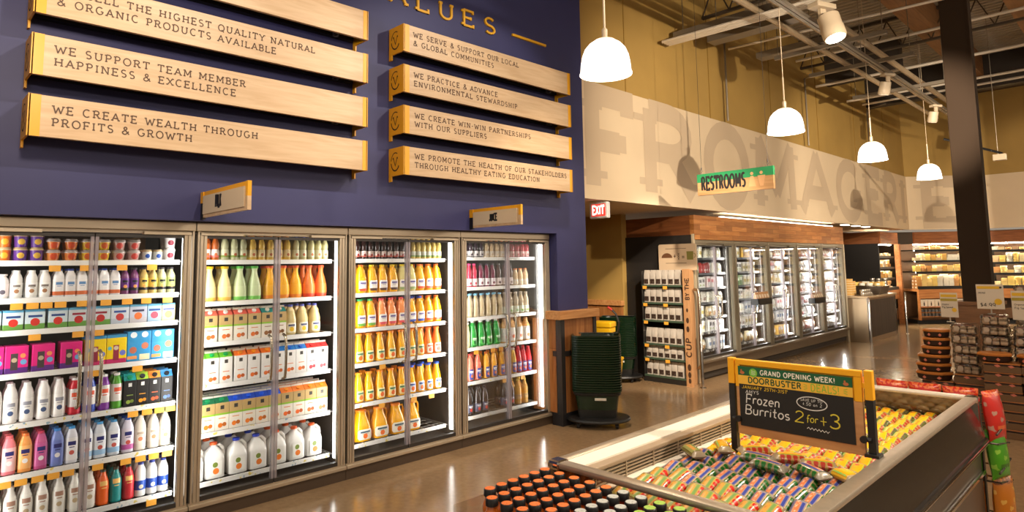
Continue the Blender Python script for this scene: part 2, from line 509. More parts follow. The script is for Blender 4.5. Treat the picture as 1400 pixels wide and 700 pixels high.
def pieces(pts, sw):
    """splits a stroke at its sharp corners; the cut ends run on a little so that the corner closes"""
    P = [Vector(p) for p in pts]
    cut = [0]; ext = [0.0]
    for i in range(1, len(P)-1):
        a = P[i]-P[i-1]; b = P[i+1]-P[i]
        if a.length < 1e-6 or b.length < 1e-6: continue
        t = math.degrees(a.angle(b))
        if t > 48:
            cut.append(i); ext.append(sw*.5 if t < 100 else sw*.12)
    cut.append(len(P)-1); ext.append(0.0)
    out = []
    for k in range(len(cut)-1):
        q = P[cut[k]:cut[k+1]+1]
        if len(q) < 2: continue
        q = list(q)
        d0 = (q[0]-q[1]); d1 = (q[-1]-q[-2])
        e0, e1 = ext[k], ext[k+1]
        if e0 and d0.length > 1e-6: q[0] = q[0]+d0.normalized()*e0
        if e1 and d1.length > 1e-6: q[-1] = q[-1]+d1.normalized()*e1
        out.append([(v.x, v.y) for v in q])
    return out
def text_width(txt, track=0.12):
    return sum(G[c][0]+track for c in txt)-track
def lettering(mb, txt, o, R, U, h, width=None, sw=0.13, serif=0.0, track=0.12, cond=1.0, slant=0.0, ser_w=None, vthick=None):
    """adds the words to mb on the plane through o spanned by R and U; letters are h high and the line is 'width' wide"""
    o, R, U = Vector(o), Vector(R).normalized(), Vector(U).normalized()
    tw = text_width(txt, track)
    sx = (width/tw) if width else h*cond
    x = 0.0
    N = R.cross(U); lift = [0.0]; step = max(.00004, h*.0004)
    for ch in txt:
        wd, strokes, ser = G[ch]
        x0 = x
        def T(p):
            return o+R*p[0]+U*p[1]+N*lift[0]
        def mp(q):
            return ((x0+q[0])*sx+slant*q[1]*h, q[1]*h)
        for st in strokes:
            for piece in pieces([mp(q) for q in st], sw*h):
                ribbon(mb, piece, sw*h, T)
                lift[0] += step
        if serif:
            for (px, pz) in ser:
                c = mp((px, pz))
                hw = serif*h
                zz = pz*h + (sw*h/2 if pz == 0 else -sw*h/2)
                t = (ser_w or sw)*h
                ribbon(mb, [(c[0]-hw, zz), (c[0]+hw, zz)], t, T)
                lift[0] += step
        lift[0] = 0.0
        x += wd+track
    return mb
# ================================================================ structure
BLUE = M('blue_paint', (50, 51, 98), 0.55, noise=0.06, nscale=3)
YEL = M('ochre_paint', (178, 144, 76), 0.7, noise=0.08, nscale=1.5)
CREAM = M('cream_board', (228, 206, 172), 0.6, noise=0.03, nscale=2)
LETT = M('taupe_print', (206, 184, 154), 0.6)
TAN = M('tan_aluminium', (200, 184, 160), 0.36, 0.55)
DARK = M('dark_trim', (44, 40, 38), 0.5)
BLACK = M('black_metal', (22, 21, 21), 0.45)
WHITE = M('white_enamel', (232, 230, 226), 0.35)
STEEL = M('stainless', (178, 168, 152), 0.26, 1.0, noise=0.10, nscale=14, stretch=(1, 14, 1))
CHROME = M('chrome', (210, 205, 198), 0.12, 1.0)
YPAINT = M('yellow_paint', (236, 168, 22), 0.4)
MAPLE = wood('maple_board', (200, 166, 126), (216, 186, 148), 'Y', 0.42)
CEDAR = wood('cedar_plank', (172, 106, 52), (206, 142, 82), 'Z', 0.5, plank=(1.6, 0.16))
CEDARH = wood('cedar_cap', (186, 124, 68), (214, 158, 100), 'Y', 0.5)
BUTCHER = wood('block_board', (186, 116, 56), (214, 150, 84), 'Y', 0.5, plank=(0.5, 0.075))

# polished concrete floor
def floor_mat():
    m = bpy.data.materials.new('polished_concrete'); m.use_nodes = True
    nt = m.node_tree; b = nt.nodes['Principled BSDF']
    tc = nt.nodes.new('ShaderNodeTexCoord')
    n1 = nt.nodes.new('ShaderNodeTexNoise'); n1.inputs['Scale'].default_value = 0.7; n1.inputs['Detail'].default_value = 6
    n2 = nt.nodes.new('ShaderNodeTexNoise'); n2.inputs['Scale'].default_value = 22; n2.inputs['Detail'].default_value = 5
    for n in (n1, n2): nt.links.new(tc.outputs['Object'], n.inputs[0])
    rp = nt.nodes.new('ShaderNodeValToRGB')
    rp.color_ramp.elements[0].position = .3; rp.color_ramp.elements[1].position = .7
    rp.color_ramp.elements[0].color = (*lin((152, 122, 88)), 1); rp.color_ramp.elements[1].color = (*lin((174, 144, 108)), 1)
    nt.links.new(n1.outputs[0], rp.inputs[0])
    mx = nt.nodes.new('ShaderNodeMix'); mx.data_type = 'RGBA'; mx.blend_type = 'OVERLAY'; mx.inputs[0].default_value = .25
    nt.links.new(rp.outputs[0], mx.inputs[6]); nt.links.new(n2.outputs[0], mx.inputs[7])
    nt.links.new(mx.outputs[2], b.inputs['Base Color'])
    rr = nt.nodes.new('ShaderNodeMapRange'); rr.inputs[3].default_value = .10; rr.inputs[4].default_value = .22
    nt.links.new(n1.outputs[0], rr.inputs[0]); nt.links.new(rr.outputs[0], b.inputs['Roughness'])
    b.inputs['Specular IOR Level'].default_value = .55
    return m
struct('floor', MB().box(-9, -4, -0.2, 9, 24, 0), floor_mat())

# blue wall: header over the coolers and the pier beside them
mb = MB().box(-4.85, -3, 2.04, -4.65, 5.75, 6.4).box(-5.3, 5.245, 1.2, -4.65, 5.75, 2.04).box(-5.6, -3, 0, -4.65, .335, 2.04)
struct('wall_left', mb, BLUE)
mb = MB().box(-5.3, 5.245, 0.0, -4.66, 5.72, 1.2)
struct('wall_pier', mb, DARK)
# recess, yellow upper wall, pale band
struct('wall_recess', MB().box(-9, 8.2, 0, -5.92, 8.33, 2.47), YEL)
struct('wall_passage', MB().box(-9.1, 5.3, 0, -9, 8.3, 2.47).box(-9, 5.25, 0, -5.3, 5.4, 2.47), YEL)
struct('ceiling_soffit', MB().box(-9, 5.75, 2.47, -4.7, 19.3, 2.52), CREAM)
def path_wall(name, zlo, zhi, off, th, m, ys=5.755):
    # along +y, then 45 degrees, then +x ; off = set back from the face
    k = .4142
    a, c = off, off+th
    A = [(-4.67-a, ys), (-4.67-a, 19.3+a*k), (-3.27-a*k, 20.7+a), (9, 20.7+a)]
    Bq = [(-4.67-c, ys), (-4.67-c, 19.3+c*k), (-3.27-c*k, 20.7+c), (9, 20.7+c)]
    for i, nm in enumerate(('left', 'corner', 'back')):
        struct('wall_%s_%s' % (name, nm), MB().prism([A[i], A[i+1], Bq[i+1], Bq[i]][::-1], zlo, zhi), m)
path_wall('band', 2.465, 3.88, 0, .06, CREAM)
path_wall('ochre', 3.87, 6.4, .03, .06, YEL)
path_wall('lower', 0, 2.47, 1.6, .1, M('back_dark', (60, 48, 36), .7), 14.5)
mb = MB()
for x0, y in ((-4.635, 6.7), (-4.635, 8.9), (-4.635, 11.1), (-4.635, 13.3), (-4.635, 15.5), (-4.635, 17.7)):
    mb.box(-4.705, y-.006, 3.89, -4.692, y+.006, 6.0)
struct('trim_1', mb, M('seam', (150, 116, 46), .7))

# wainscot on the pier: planks, dark corner post and bands, cap
w_ = struct('trim_2', MB().box(-4.66, 5.20, 0.13, -4.58, 5.78, 1.11).box(-5.0, 5.20, 0.13, -4.6, 5.245, 1.11), CEDAR)
struct('trim_3', MB().box(-4.64, 5.185, 0.12, -4.565, 5.245, 1.12).box(-4.60, 5.19, .72, -4.572, 5.79, .775).box(-4.70, 5.193, .72, -4.60, 5.25, .775).box(-4.60, 5.74, .12, -4.565, 5.79, 1.12), DARK)
struct('trim_4', MB().box(-4.76, 5.15, 1.11, -4.545, 5.83, 1.2, .006), CEDARH)
struct('baseboard_left', MB().box(-4.72, 5.19, 0, -4.57, 5.79, .13), M('base_dark', (34, 33, 36), .5))
# wainscot on the recess wall
struct('trim_5', MB().box(-9, 8.15, .12, -5.93, 8.2, 1.05), CEDAR)
struct('trim_6', MB().box(-9, 8.12, 1.05, -5.90, 8.2, 1.13, .006), CEDARH)

# ceiling deck with flutes along x
mb = MB(); prof = []
y = -3.0
while y < 16.6:
    prof += [(y, 6.06), (y+.055, 6.06), (y+.075, 6.0), (y+.13, 6.0)]
    y += .15
n = len(prof)
for (a, b), (c, d) in zip(prof[:-1], prof[1:]):
    mb.add([(-4.75, a, b), (9, a, b), (9, c, d), (-4.75, c, d)], [(0, 1, 2, 3)])
struct('ceiling', mb, M('galvanised_deck', (176, 166, 148), .45, .2))
struct('ceiling_rear', MB().box(-6, 16.6, 6.1, 9, 22, 6.2), M('dark_deck', (78, 66, 50), .7))
struct('ceiling_front', MB().box(-6, -3, 6.15, 9, 16.7, 6.25), M('dark_deck', (78, 66, 50), .7))
GLULAM = wood('glulam', (120, 82, 46), (146, 102, 60), 'Y', .55)
for i, x in enumerate((-2.69, -1.40, 0.6, 2.8)):
    struct('beam_%d' % (i+1), MB().box(x, -3, 5.55, x+.30, 16.5, 6.0), GLULAM)
struct('beam_5', MB().box(-4.7, 16.5, 5.3, 9, 16.75, 6.1), M('girder', (52, 44, 36), .6))
struct('beam_6', MB().box(-4.7, 13.9, 5.35, -3.3, 14.1, 6.0), M('girder', (52, 44, 36), .6))

# steel column with a wood wrap at its foot
struct('column', MB().box(-1.785, 9.5, 0, -1.485, 9.73, 6.0, .012).box(-1.50, 9.49, 0, -1.478, 9.51, 6.0), M('bronze_steel', (50, 37, 25), .8, .0, spec=.2))
struct('column_wrap', MB().box(-1.86, 9.42, 0, -1.42, 9.82, 1.13).box(-1.88, 9.40, 1.13, -1.40, 9.84, 1.17), wood('wrap_board', (120, 82, 50), (140, 98, 62), 'X', .5))

# ================================================================ wall graphics
GOLD = M('gold_letter', (232, 172, 30), .45)
# letters stand off the blue wall, each an own part
vl = thing('wall_lettering', 'golden slab-serif VALUES lettering with a dash on the blue wall', 'lettering', (-4.65, 0, 4.062))
def letter3d(ch, y0, wd, h, parent, mat, sw, serif):
    a = MB(); lettering(a, ch, (.018, y0, 0), (0, 1, 0), (0, 0, 1), h, wd, sw, serif)
    k = len(a.v)
    b = MB(); b.v = a.v+[(0.0005, p[1], p[2]) for p in a.v]
    b.f = list(a.f)
    edge = {}
    for f in a.f:
        for i in range(4):
            e = (f[i], f[(i+1) % 4]); edge[e] = 1
    for (i, j) in edge:
        if (j, i) not in edge: b.f.append((i, j, j+k, i+k))
    b.mi = [0]*len(b.f)
    return b.build('letter', mat, parent)
for ch, y0, wd in (('V', 2.79, .19), ('A', 3.065, .20), ('L', 3.35, .165), ('U', 3.61, .20), ('E', 3.905, .17), ('S', 4.195, .165)):
    letter3d(ch, y0, wd, .155, vl, GOLD, .14, .13)
MB().box(.0005, 4.597, .052, .02, 5.12, .078).build('dash', GOLD, vl)

fl = thing('band_lettering', 'large faded serif FROMAGERIE lettering painted along the pale upper band', 'lettering', (-4.67, 0, 2.52))
for ch, y0, wd in (('F', 5.76, 1.02), ('R', 6.93, 1.5), ('O', 8.62, 1.42), ('M', 10.2, 1.85), ('A', 12.1, 1.8), ('G', 14.05, 1.6), ('E', 15.9, 1.15), ('R', 17.2, 1.3), ('I', 18.62, .55)):
    a = MB(); lettering(a, ch, (.003, y0, .11), (0, 1, 0), (0, 0, 1), 1.12, wd, .25, .24, ser_w=.08)
    a.build('letter', LETT, fl)
a = MB(); lettering(a, 'E', (.25+.003*.7, 19.55-.003*.7, .11), (1, 1, 0), (0, 0, 1), 1.12, .9, .25, .24, ser_w=.08)
a.build('letter', LETT, fl)

# ---------------------------------------------------------------- value planks
INK = M('burnt_ink', (88, 62, 44), .6)
TRAY = M('plank_back', (24, 23, 26), .7)
def plank(y0, z0, lines, label, smile):
    L = 2.19; H = .242; X = .22
    t = thing('value_plank', label, 'sign', (-4.65, y0, z0), 0, 'wooden value planks on the blue wall')
    MB().box(X-.028, .0, 0, X, L, H, .003).build('plank_board', MAPLE, t)
    MB().box(.0, .03, .03, .05, L-.03, H-.03).box(.05, .03, .07, X-.03, L-.03, .09).build('back_tray', TRAY, t)
    for k, (ya, yb) in enumerate(((-.006, .006), (L-.006, L+.006))):
        e = MB().box(.0005, ya, -.0, X+.002, yb, H+.001).box(.0005, ya, -.045, .04, yb, 0)
        # painted return on the face of the board
        yf = (0, .055) if k == 0 else (L-.04, L)
        e.box(X, yf[0], 0, X+.002, yf[1], H)
        e = e.build('end_bracket', YPAINT, t)
        f = MB()
        yo = ya-.001 if k == 0 else yb+.001
        O = Vector((.10, yo, H*.5)); Rr = Vector((1, 0, 0)); Uu = Vector((0, 0, 1))
        def T(p): return O+Rr*p[0]+Uu*p[1]
        ribbon(f, ar(0, 0, .062, .078, 60, 172, 10), .008, T)
        ribbon(f, ar(0, 0, .062, .078, 188, 330, 10), .011, T)
        ribbon(f, [(-.026, .026), (0, -.036), (.026, .026)], .008, T)
        f.add([T(p) for p in ar(-.03, .03, .009, .009, 0, 360, 10)], [tuple(range(10))])
        f.add([T(p) for p in ar(.03, .03, .009, .009, 0, 360, 10)], [tuple(range(10))])
        f.build('smile_mark', TRAY, e)
    c = MB()
    c.tube([(.10+.03*math.cos(a*.7), L-.22+.03*math.sin(a*.7)*0.6, .012+a*.002) for a in range(20)], .006, 6)
    c.build('coiled_cable', M('cable_grey', (90, 88, 92), .5), t)
    for i, (txt, ya, yb) in enumerate(lines):
        a = MB()
        lettering(a, txt, (X+.0022, ya-y0, (.144, .068)[i]), (0, 1, 0), (0, 0, 1), .045, yb-ya, .15, .15, track=.26)
        a.build('lettering', INK, t)
Y1, Y2 = .53, 3.08
plank(Y1, 2.475, [('WE CREATE WEALTH THROUGH', .64, 1.835), ('PROFITS & GROWTH', .64, 1.40)], 'wooden plank reading WE CREATE WEALTH THROUGH PROFITS & GROWTH', 0)
plank(Y1, 2.832, [('WE SUPPORT TEAM MEMBER', .635, 1.74), ('HAPPINESS & EXCELLENCE', .635, 1.675)], 'wooden plank reading WE SUPPORT TEAM MEMBER HAPPINESS & EXCELLENCE', 0)
plank(Y1, 3.196, [('WE SELL THE HIGHEST QUALITY NATURAL', .633, 2.26), ('& ORGANIC PRODUCTS AVAILABLE', .633, 1.955)], 'wooden plank reading THE HIGHEST QUALITY NATURAL & ORGANIC PRODUCTS AVAILABLE', 0)
plank(Y1, 3.556, [], 'topmost plain wooden plank above the HIGHEST QUALITY plank', 0)
plank(Y2, 2.478, [('WE PROMOTE THE HEALTH OF OUR STAKEHOLDERS', 3.19, 5.175), ('THROUGH HEALTHY EATING EDUCATION', 3.19, 4.75)], 'wooden plank reading WE PROMOTE THE HEALTH OF OUR STAKEHOLDERS', 1)
plank(Y2, 2.834, [('WE CREATE WIN-WIN PARTNERSHIPS', 3.19, 4.63), ('WITH OUR SUPPLIERS', 3.19, 4.025)], 'wooden plank reading WE CREATE WIN-WIN PARTNERSHIPS WITH OUR SUPPLIERS', 1)
plank(Y2, 3.192, [('WE PRACTICE & ADVANCE', 3.184, 4.175), ('ENVIRONMENTAL STEWARDSHIP', 3.184, 4.445)], 'wooden plank reading WE PRACTICE & ADVANCE ENVIRONMENTAL STEWARDSHIP', 1)
plank(Y2, 3.55, [('WE SERVE & SUPPORT OUR LOCAL', 3.177, 4.475), ('& GLOBAL COMMUNITIES', 3.177, 4.13)], 'wooden plank reading WE SERVE & SUPPORT OUR LOCAL & GLOBAL COMMUNITIES', 1)

# ---------------------------------------------------------------- flag signs over the coolers
PALE = M('pale_card', (216, 196, 166), .5)
def flag(y, x1, txt, label, tx, tw, th):
    t = thing('flag_sign', label, 'sign', (-4.65, y, 2.06), 0, 'small flag signs above the coolers')
    W = x1+4.65
    MB().box(0, -.012, .10, .05, .012, .178).box(.05, -.006, .145, W, .006, .178).build('yellow_arm', YPAINT, t)
    MB().box(.0, -.01, -.012, .045, .01, .10).build('wall_bracket', BLACK, t)
    MB().box(.05, -.010, .0, W, .010, .145, .002).build('wood_panel', MAPLE, t)
    MB().box(W, -.012, .0, W+.028, .012, .085).build('end_post', MAPLE, t)
    MB().box(W, -.012, .085, W+.028, .012, .178).build('end_post', YPAINT, t)
    c = MB().box(.058, -.016, .022, W-.02, -.0105, .148)
    for xx in (.075, W-.04): c.box(xx, -.017, .128, xx+.014, -.016, .136)
    c.build('card', PALE, t)
    a = MB(); lettering(a, txt, (tx, -.0165, .055), (1, 0, 0), (0, 0, 1), th, tw, .26, 0, track=.10)
    a.build('lettering', M('black_ink', (26, 24, 24), .6), t)
flag(4.0, -3.98, 'JUICE', 'small flag sign reading JUICE above the carafe cooler', .29, .10, .062)
flag(1.55, -3.87, 'MILK', 'small flag sign with a black square word above the yogurt cooler', .29, .105, .080)

# ---------------------------------------------------------------- EXIT, RESTROOMS
t = thing('exit_sign', 'white exit sign with red EXIT letters under the soffit by the blue wall', 'sign', (-4.785, 6.2, 2.25))
MB().box(-.135, -.035, 0, .135, .035, .20, .015).build('housing', WHITE, t)
MB().box(-.03, -.02, .20, .03, .02, .2195).build('mount', WHITE, t)
MB().box(-.10, -.038, .028, .112, -.0355, .175).build('red_panel', M('exit_red', (226, 60, 50), .4, emit=1.0), t)
a = MB(); lettering(a, 'EXIT', (-.085, -.0395, .05), (1, 0, 0), (0, 0, 1), .105, .18, .17)
a.build('lettering', M('exit_letter', (255, 240, 225), .4, emit=1.2), t)

t = thing('restrooms_sign', 'hanging wooden sign with a green top edge reading RESTROOMS', 'sign', (-3.43, 7.0, 2.50))
WOODS = wood('sign_wood', (164, 122, 78), (188, 146, 100), 'X', .5)
MB().box(-.465, -.02, 0, .465, .02, .255, .003).build('sign_board', WOODS, t)
MB().box(-.466, -.0215, .155, .466, .0215, .2565).build('green_stripe', M('sign_green', (36, 128, 78), .5), t)
a = MB(); lettering(a, 'RESTROOMS', (-.41, -.0225, .06), (1, 0, 0), (0, 0, 1), .155, .55, .15, 0, track=.16)
a.build('lettering', M('black_ink', (26, 24, 24), .6), t)
f = MB()
for cx, fem in ((.22, 1), (.33, 0)):
    def T(p): return Vector((cx+p[0], -.0228, p[1]))
    f.add([T(p) for p in ar(0, .195, .019, .019, 0, 360, 12)], [tuple(range(12))])
    if fem: f.add([T(p) for p in ((-.045, .045), (.045, .045), (.018, .165), (-.018, .165))], [(0, 1, 2, 3)])
    else: f.add([T(p) for p in ((-.02, .045), (.02, .045), (.045, .165), (-.045, .165))], [(0, 1, 2, 3)])
f.build('restroom_figures', M('figure_tan', (196, 150, 104), .6), t)
for x in (-.415, .40):
    c = MB().tube([(x, 0, .255), (x, 0, .285)], .003, 6).tube([(x+.012*math.cos(a), 0, .297+.012*math.sin(a)) for a in [i*PI/5 for i in range(10)]], .0025, 6, closed=True)
    c.tube([(x, 0, .309), (x, 0, .34)], .007, 6).tube([(x, 0, .34), (x, 0, 3.5)], .0022, 5)
    c.build('hanging_cable', DARK, t)

# ---------------------------------------------------------------- pendant lamps
SHADE = M('lamp_shade', (255, 244, 226), .4, emit=1.5, ecol=(1, .96, .90))
CAPM = M('lamp_cap', (206, 186, 156), .4, .3)
prof = [(.052, .262), (.085, .252), (.12, .228), (.152, .19), (.172, .14), (.183, .08), (.188, .02), (.194, .008), (.194, 0), (.186, .004), (.178, .08), (.166, .135), (.146, .18), (.115, .216), (.08, .238), (.048, .246)]
sh = MB().band(prof, 32).mesh('shade', SHADE, 60)
rc = MB().lathe([(.056, .256), (.075, .262), (.05, .272), (.022, .277), (.022, .345), (.014, .352), (.010, .36)], 20).mesh('lamp_cap', CAPM, 40)
rd = MB().tube([(0, 0, .355), (0, 0, .62)], .009, 8).tube([(0, 0, .62), (0, 0, 2.9)], .0045, 6).mesh('stem', CAPM, 40)
bl = MB().lathe([(.01, .20), (.035, .17), (.045, .13), (.035, .09), (.01, .07)], 14).mesh('bulb', M('bulb_glow', (255, 240, 214), .4, emit=14, ecol=(1, .86, .66)), 60)
for i, y in enumerate((3.75, 6.98, 9.96, 13.1)):
    lab = ('pendant lamp hanging in front of the blue wall edge', 'pendant lamp hanging just above the RESTROOMS sign', 'pendant lamp before the letter G of the pale band', 'farthest pendant lamp, beside the bronze column')[i]
    t = thing('pendant_lamp', 'white glass bell '+lab, 'lamp', (-2.8, y, 3.1), 0, 'white bell pendant lamps over the aisle')
    for n, m in (('shade', sh), ('lamp_cap', rc), ('stem', rd), ('bulb', bl)):
        o = bpy.data.objects.new(n, m); COL.objects.link(o); o.parent = t
    light('pendant_light', 'POINT', (-2.8, y, 3.16), None, 30, .08)
# the same lamps carry on over the aisles outside the picture
for x in (1.6, 3.6, 6.2):
    for y in (0.2, 3.7, 6.9, 10.0, 13.1):
        light('pendant_light', 'POINT', (x, y, 3.3), None, 38, .16)
light('pendant_light', 'POINT', (-2.8, 0.5, 3.3), None, 80, .12)
light('pendant_light', 'POINT', (-1.9, -1.5, 3.3), None, 45, .12)

# ---------------------------------------------------------------- track lighting and pipes under the deck
PIPE = M('pipe_beige', (176, 156, 126), .4, .3)
CONDUIT = M('conduit_zinc', (224, 214, 196), .35, .3)
GALV = M('strut_zinc', (140, 130, 114), .4, .6)
t = thing('light_track', 'long dark lighting track running along the aisle under the ceiling', 'track')
MB().box(-2.76, 2.0, 4.50, -2.725, 16.5, 4.53).box(-2.715, 2.0, 4.50, -2.68, 16.5, 4.53).box(-2.76, 2.0, 4.53, -2.68, 16.5, 4.545).build('track_rail', GALV, t)
c = MB()
for y in (6.0, 9.5, 12.6, 15.6): c.tube([(-2.72, y, 4.54), (-2.72, y, 6.0)], .005, 5)
c.build('hanger_rod', GALV, t)
HEADM = M('spot_head', (196, 178, 150), .45)
def spot(y, az, label, lit, x=-2.72, z=4.50, sc=1.0):
    t = thing('track_spotlight', label, 'spotlight', (x, y, z), az, 'spotlights on the lighting track')
    t.scale = (sc, sc, sc)
    MB().box(-.05, -.10, -.04, .05, .10, 0, .006).build('track_adapter', HEADM, t)
    MB().box(-.012, -.03, -.16, .012, .03, -.04).build('arm', HEADM, t)
    a = MB().lathe([(.075, 0), (.082, .02), (.082, .09), (.078, .10), (.078, .19), (.06, .20)], 20)
    h = a.build('lamp_head', HEADM, t, 40)
    h.location = (.10, 0, -.30); h.rotation_euler = (0, math.radians(-16), 0)
    d = MB().lathe([(.066, -.004), (.066, .002)], 20).build('lens', M('lens_lit', (255, 246, 230), .3, emit=16) if lit else M('lens_off', (230, 214, 190), .3, emit=.6), h)
spot(7.5, math.radians(-20), 'big white track spotlight lit beside the conduit bundle', 1, -2.52, 4.62, 1.5)
spot(10.7, math.radians(150), 'white track spotlight turned to the pale band, mid track', 0)
spot(13.6, math.radians(150), 'white track spotlight hung above the farthest pendant lamp', 0)
t = thing('wall_washer', 'small grey spotlight on a short track beyond the bronze column', 'spotlight', (-1.77, 13.0, 3.34))
MB().box(-.09, -.04, -.05, .09, .04, .05, .006).build('lamp_head', HEADM, t)
MB().tube([(-.75, 0, .42), (.04, 0, .06)], .02, 6).build('arm', BLACK, t)
MB().tube([(-.02, 0, .05), (-.02, 0, 2.6)], .004, 5).build('hanger_rod', GALV, t)

def pipe(name, lab, cat, pts, r, m, group=None):
    o = MB().tube(pts, r, 8).build(name, m, None, 40)
    return tag(o, lab, cat, group)
pipe('sprinkler_pipe', 'beige pipe along the aisle directly beside the lighting track', 'pipe', [(-3.02, 3, 4.8), (-3.02, 16.5, 4.8)], .045, PIPE, 'beige pipes under the ceiling')
pipe('sprinkler_pipe', 'beige pipe along the aisle, second from the lighting track', 'pipe', [(-2.87, 3, 4.91), (-2.87, 16.5, 4.91)], .045, PIPE, 'beige pipes under the ceiling')
pipe('sprinkler_pipe', 'beige pipe along the aisle nearest the ochre wall', 'pipe', [(-3.30, 3, 4.8), (-3.30, 16.5, 4.8)], .04, PIPE, 'beige pipes under the ceiling')
for i, (y, lab) in enumerate(((9.35, 'by the second pendant'), (10.68, 'by the third pendant'), (12.78, 'above the farthest pendant'))):
    o = MB().box(-3.85, y-.03, 4.69, -2.35, y+.03, 4.745).build('trapeze_strut', GALV)
    tag(o, 'grey steel strut carrying the pipes '+lab, 'strut', 'trapeze struts under the pipes')
    MB().tube([(-3.8, y, 4.74), (-3.8, y, 6)], .006, 5).tube([(-2.4, y, 4.74), (-2.4, y, 6)], .006, 5).build('hanger_rod', GALV, o)
for k in range(4):
    pipe('electrical_conduit', 'shiny conduit crossing the aisle in a flat bundle, %s of four' % ORD[k], 'conduit', [(-4.6, 7.47+.055*k, 4.725), (3, 7.80+.055*k, 4.725)], .022, CONDUIT, 'conduits crossing under the ceiling')
pipe('electrical_conduit', 'thin conduit crossing beyond the flat bundle', 'conduit', [(-4.5, 9.2, 5.0), (3, 9.9, 5.0)], .02, CONDUIT, 'conduits crossing under the ceiling')
for k, (y, z) in enumerate(((11.6, 5.3), (12.5, 5.0), (14.2, 5.0), (15.2, 5.1))):
    pipe('electrical_conduit', 'long thin conduit crossing the far ceiling, %s from the flat bundle' % ORD[k+1], 'conduit', [(-4.4, y, z), (7, y, z)], .025, CONDUIT, 'conduits crossing under the ceiling')
for k, (y, x0, x1) in enumerate(((7.75, -4.6, -3.2), (8.25, -4.35, -3.1), (9.5, -4.2, -3.2))):
    o = MB().box(x0, y, 4.84, x1, y+.22, 4.88).box(x0, y, 4.88, x1, y+.015, 4.93).box(x0, y+.205, 4.88, x1, y+.22, 4.93).build('cable_tray', GALV)
    tag(o, 'grey metal cable tray against the ochre wall, %s from the blue wall' % ORD[k], 'cable tray', 'cable trays high on the ochre wall')
    MB().tube([(x0+.1, y+.11, 4.9), (x0+.1, y+.11, 6)], .006, 5).tube([(x1-.1, y+.11, 4.9), (x1-.1, y+.11, 6)], .006, 5).build('hanger_rod', GALV, o)
for k, (y, z) in enumerate(((9.27, 3.89), (12.5, 3.89), (16.2, 3.89))):
    o = MB().tube([(-4.60, y, z), (-4.60, y, 5.2+.0*k), (-4.2, y, 5.25)], .018, 6).build('riser_conduit', GALV)
    tag(o, 'thin grey riser conduit on the ochre wall, %s from the blue wall' % ORD[k], 'conduit', 'riser conduits on the ochre wall')
# open web joists across the aisle
JO = M('joist_steel', (72, 62, 50), .6, .2)
for k, y in enumerate((8.8, 12.6)):
    c = MB().box(-4.72, y-.03, 5.42, 9, y+.03, 5.46).box(-4.72, y-.03, 5.94, 9, y+.03, 5.99)
    x = -4.7
    while x < 8.6:
        c.tube([(x, y, 5.45), (x+.22, y, 5.95)], .012, 4).tube([(x+.22, y, 5.95), (x+.44, y, 5.45)], .012, 4); x += .44
    o = c.build('beam_joist', JO); o['kind'] = 'structure'
# ================================================================ glass-door coolers
TAN_ = TAN
CGLASS = glass('cooler_glass', (.97, .98, .98), .55)
INNER = M('cooler_lining', (58, 52, 47), .6)
RAILW = printed('price_rail', (238, 236, 232), [('speck', -1, 1, 26, .68, (236, 214, 120)), ('speck', -1, 1, 33, .70, (150, 178, 196))], .35, front=False)
LED = M('led_post', (255, 255, 255), .4, emit=5.0, ecol=(1.0, .97, .92))
TAGM = M('price_tag_yellow', (248, 176, 62), .5)
SEAM = frost('door_seam', (176, 166, 172), .55)
WIREM = M('shelf_wire', (186, 184, 180), .35, .6)
GASK = M('door_gasket', (52, 47, 43), .5)

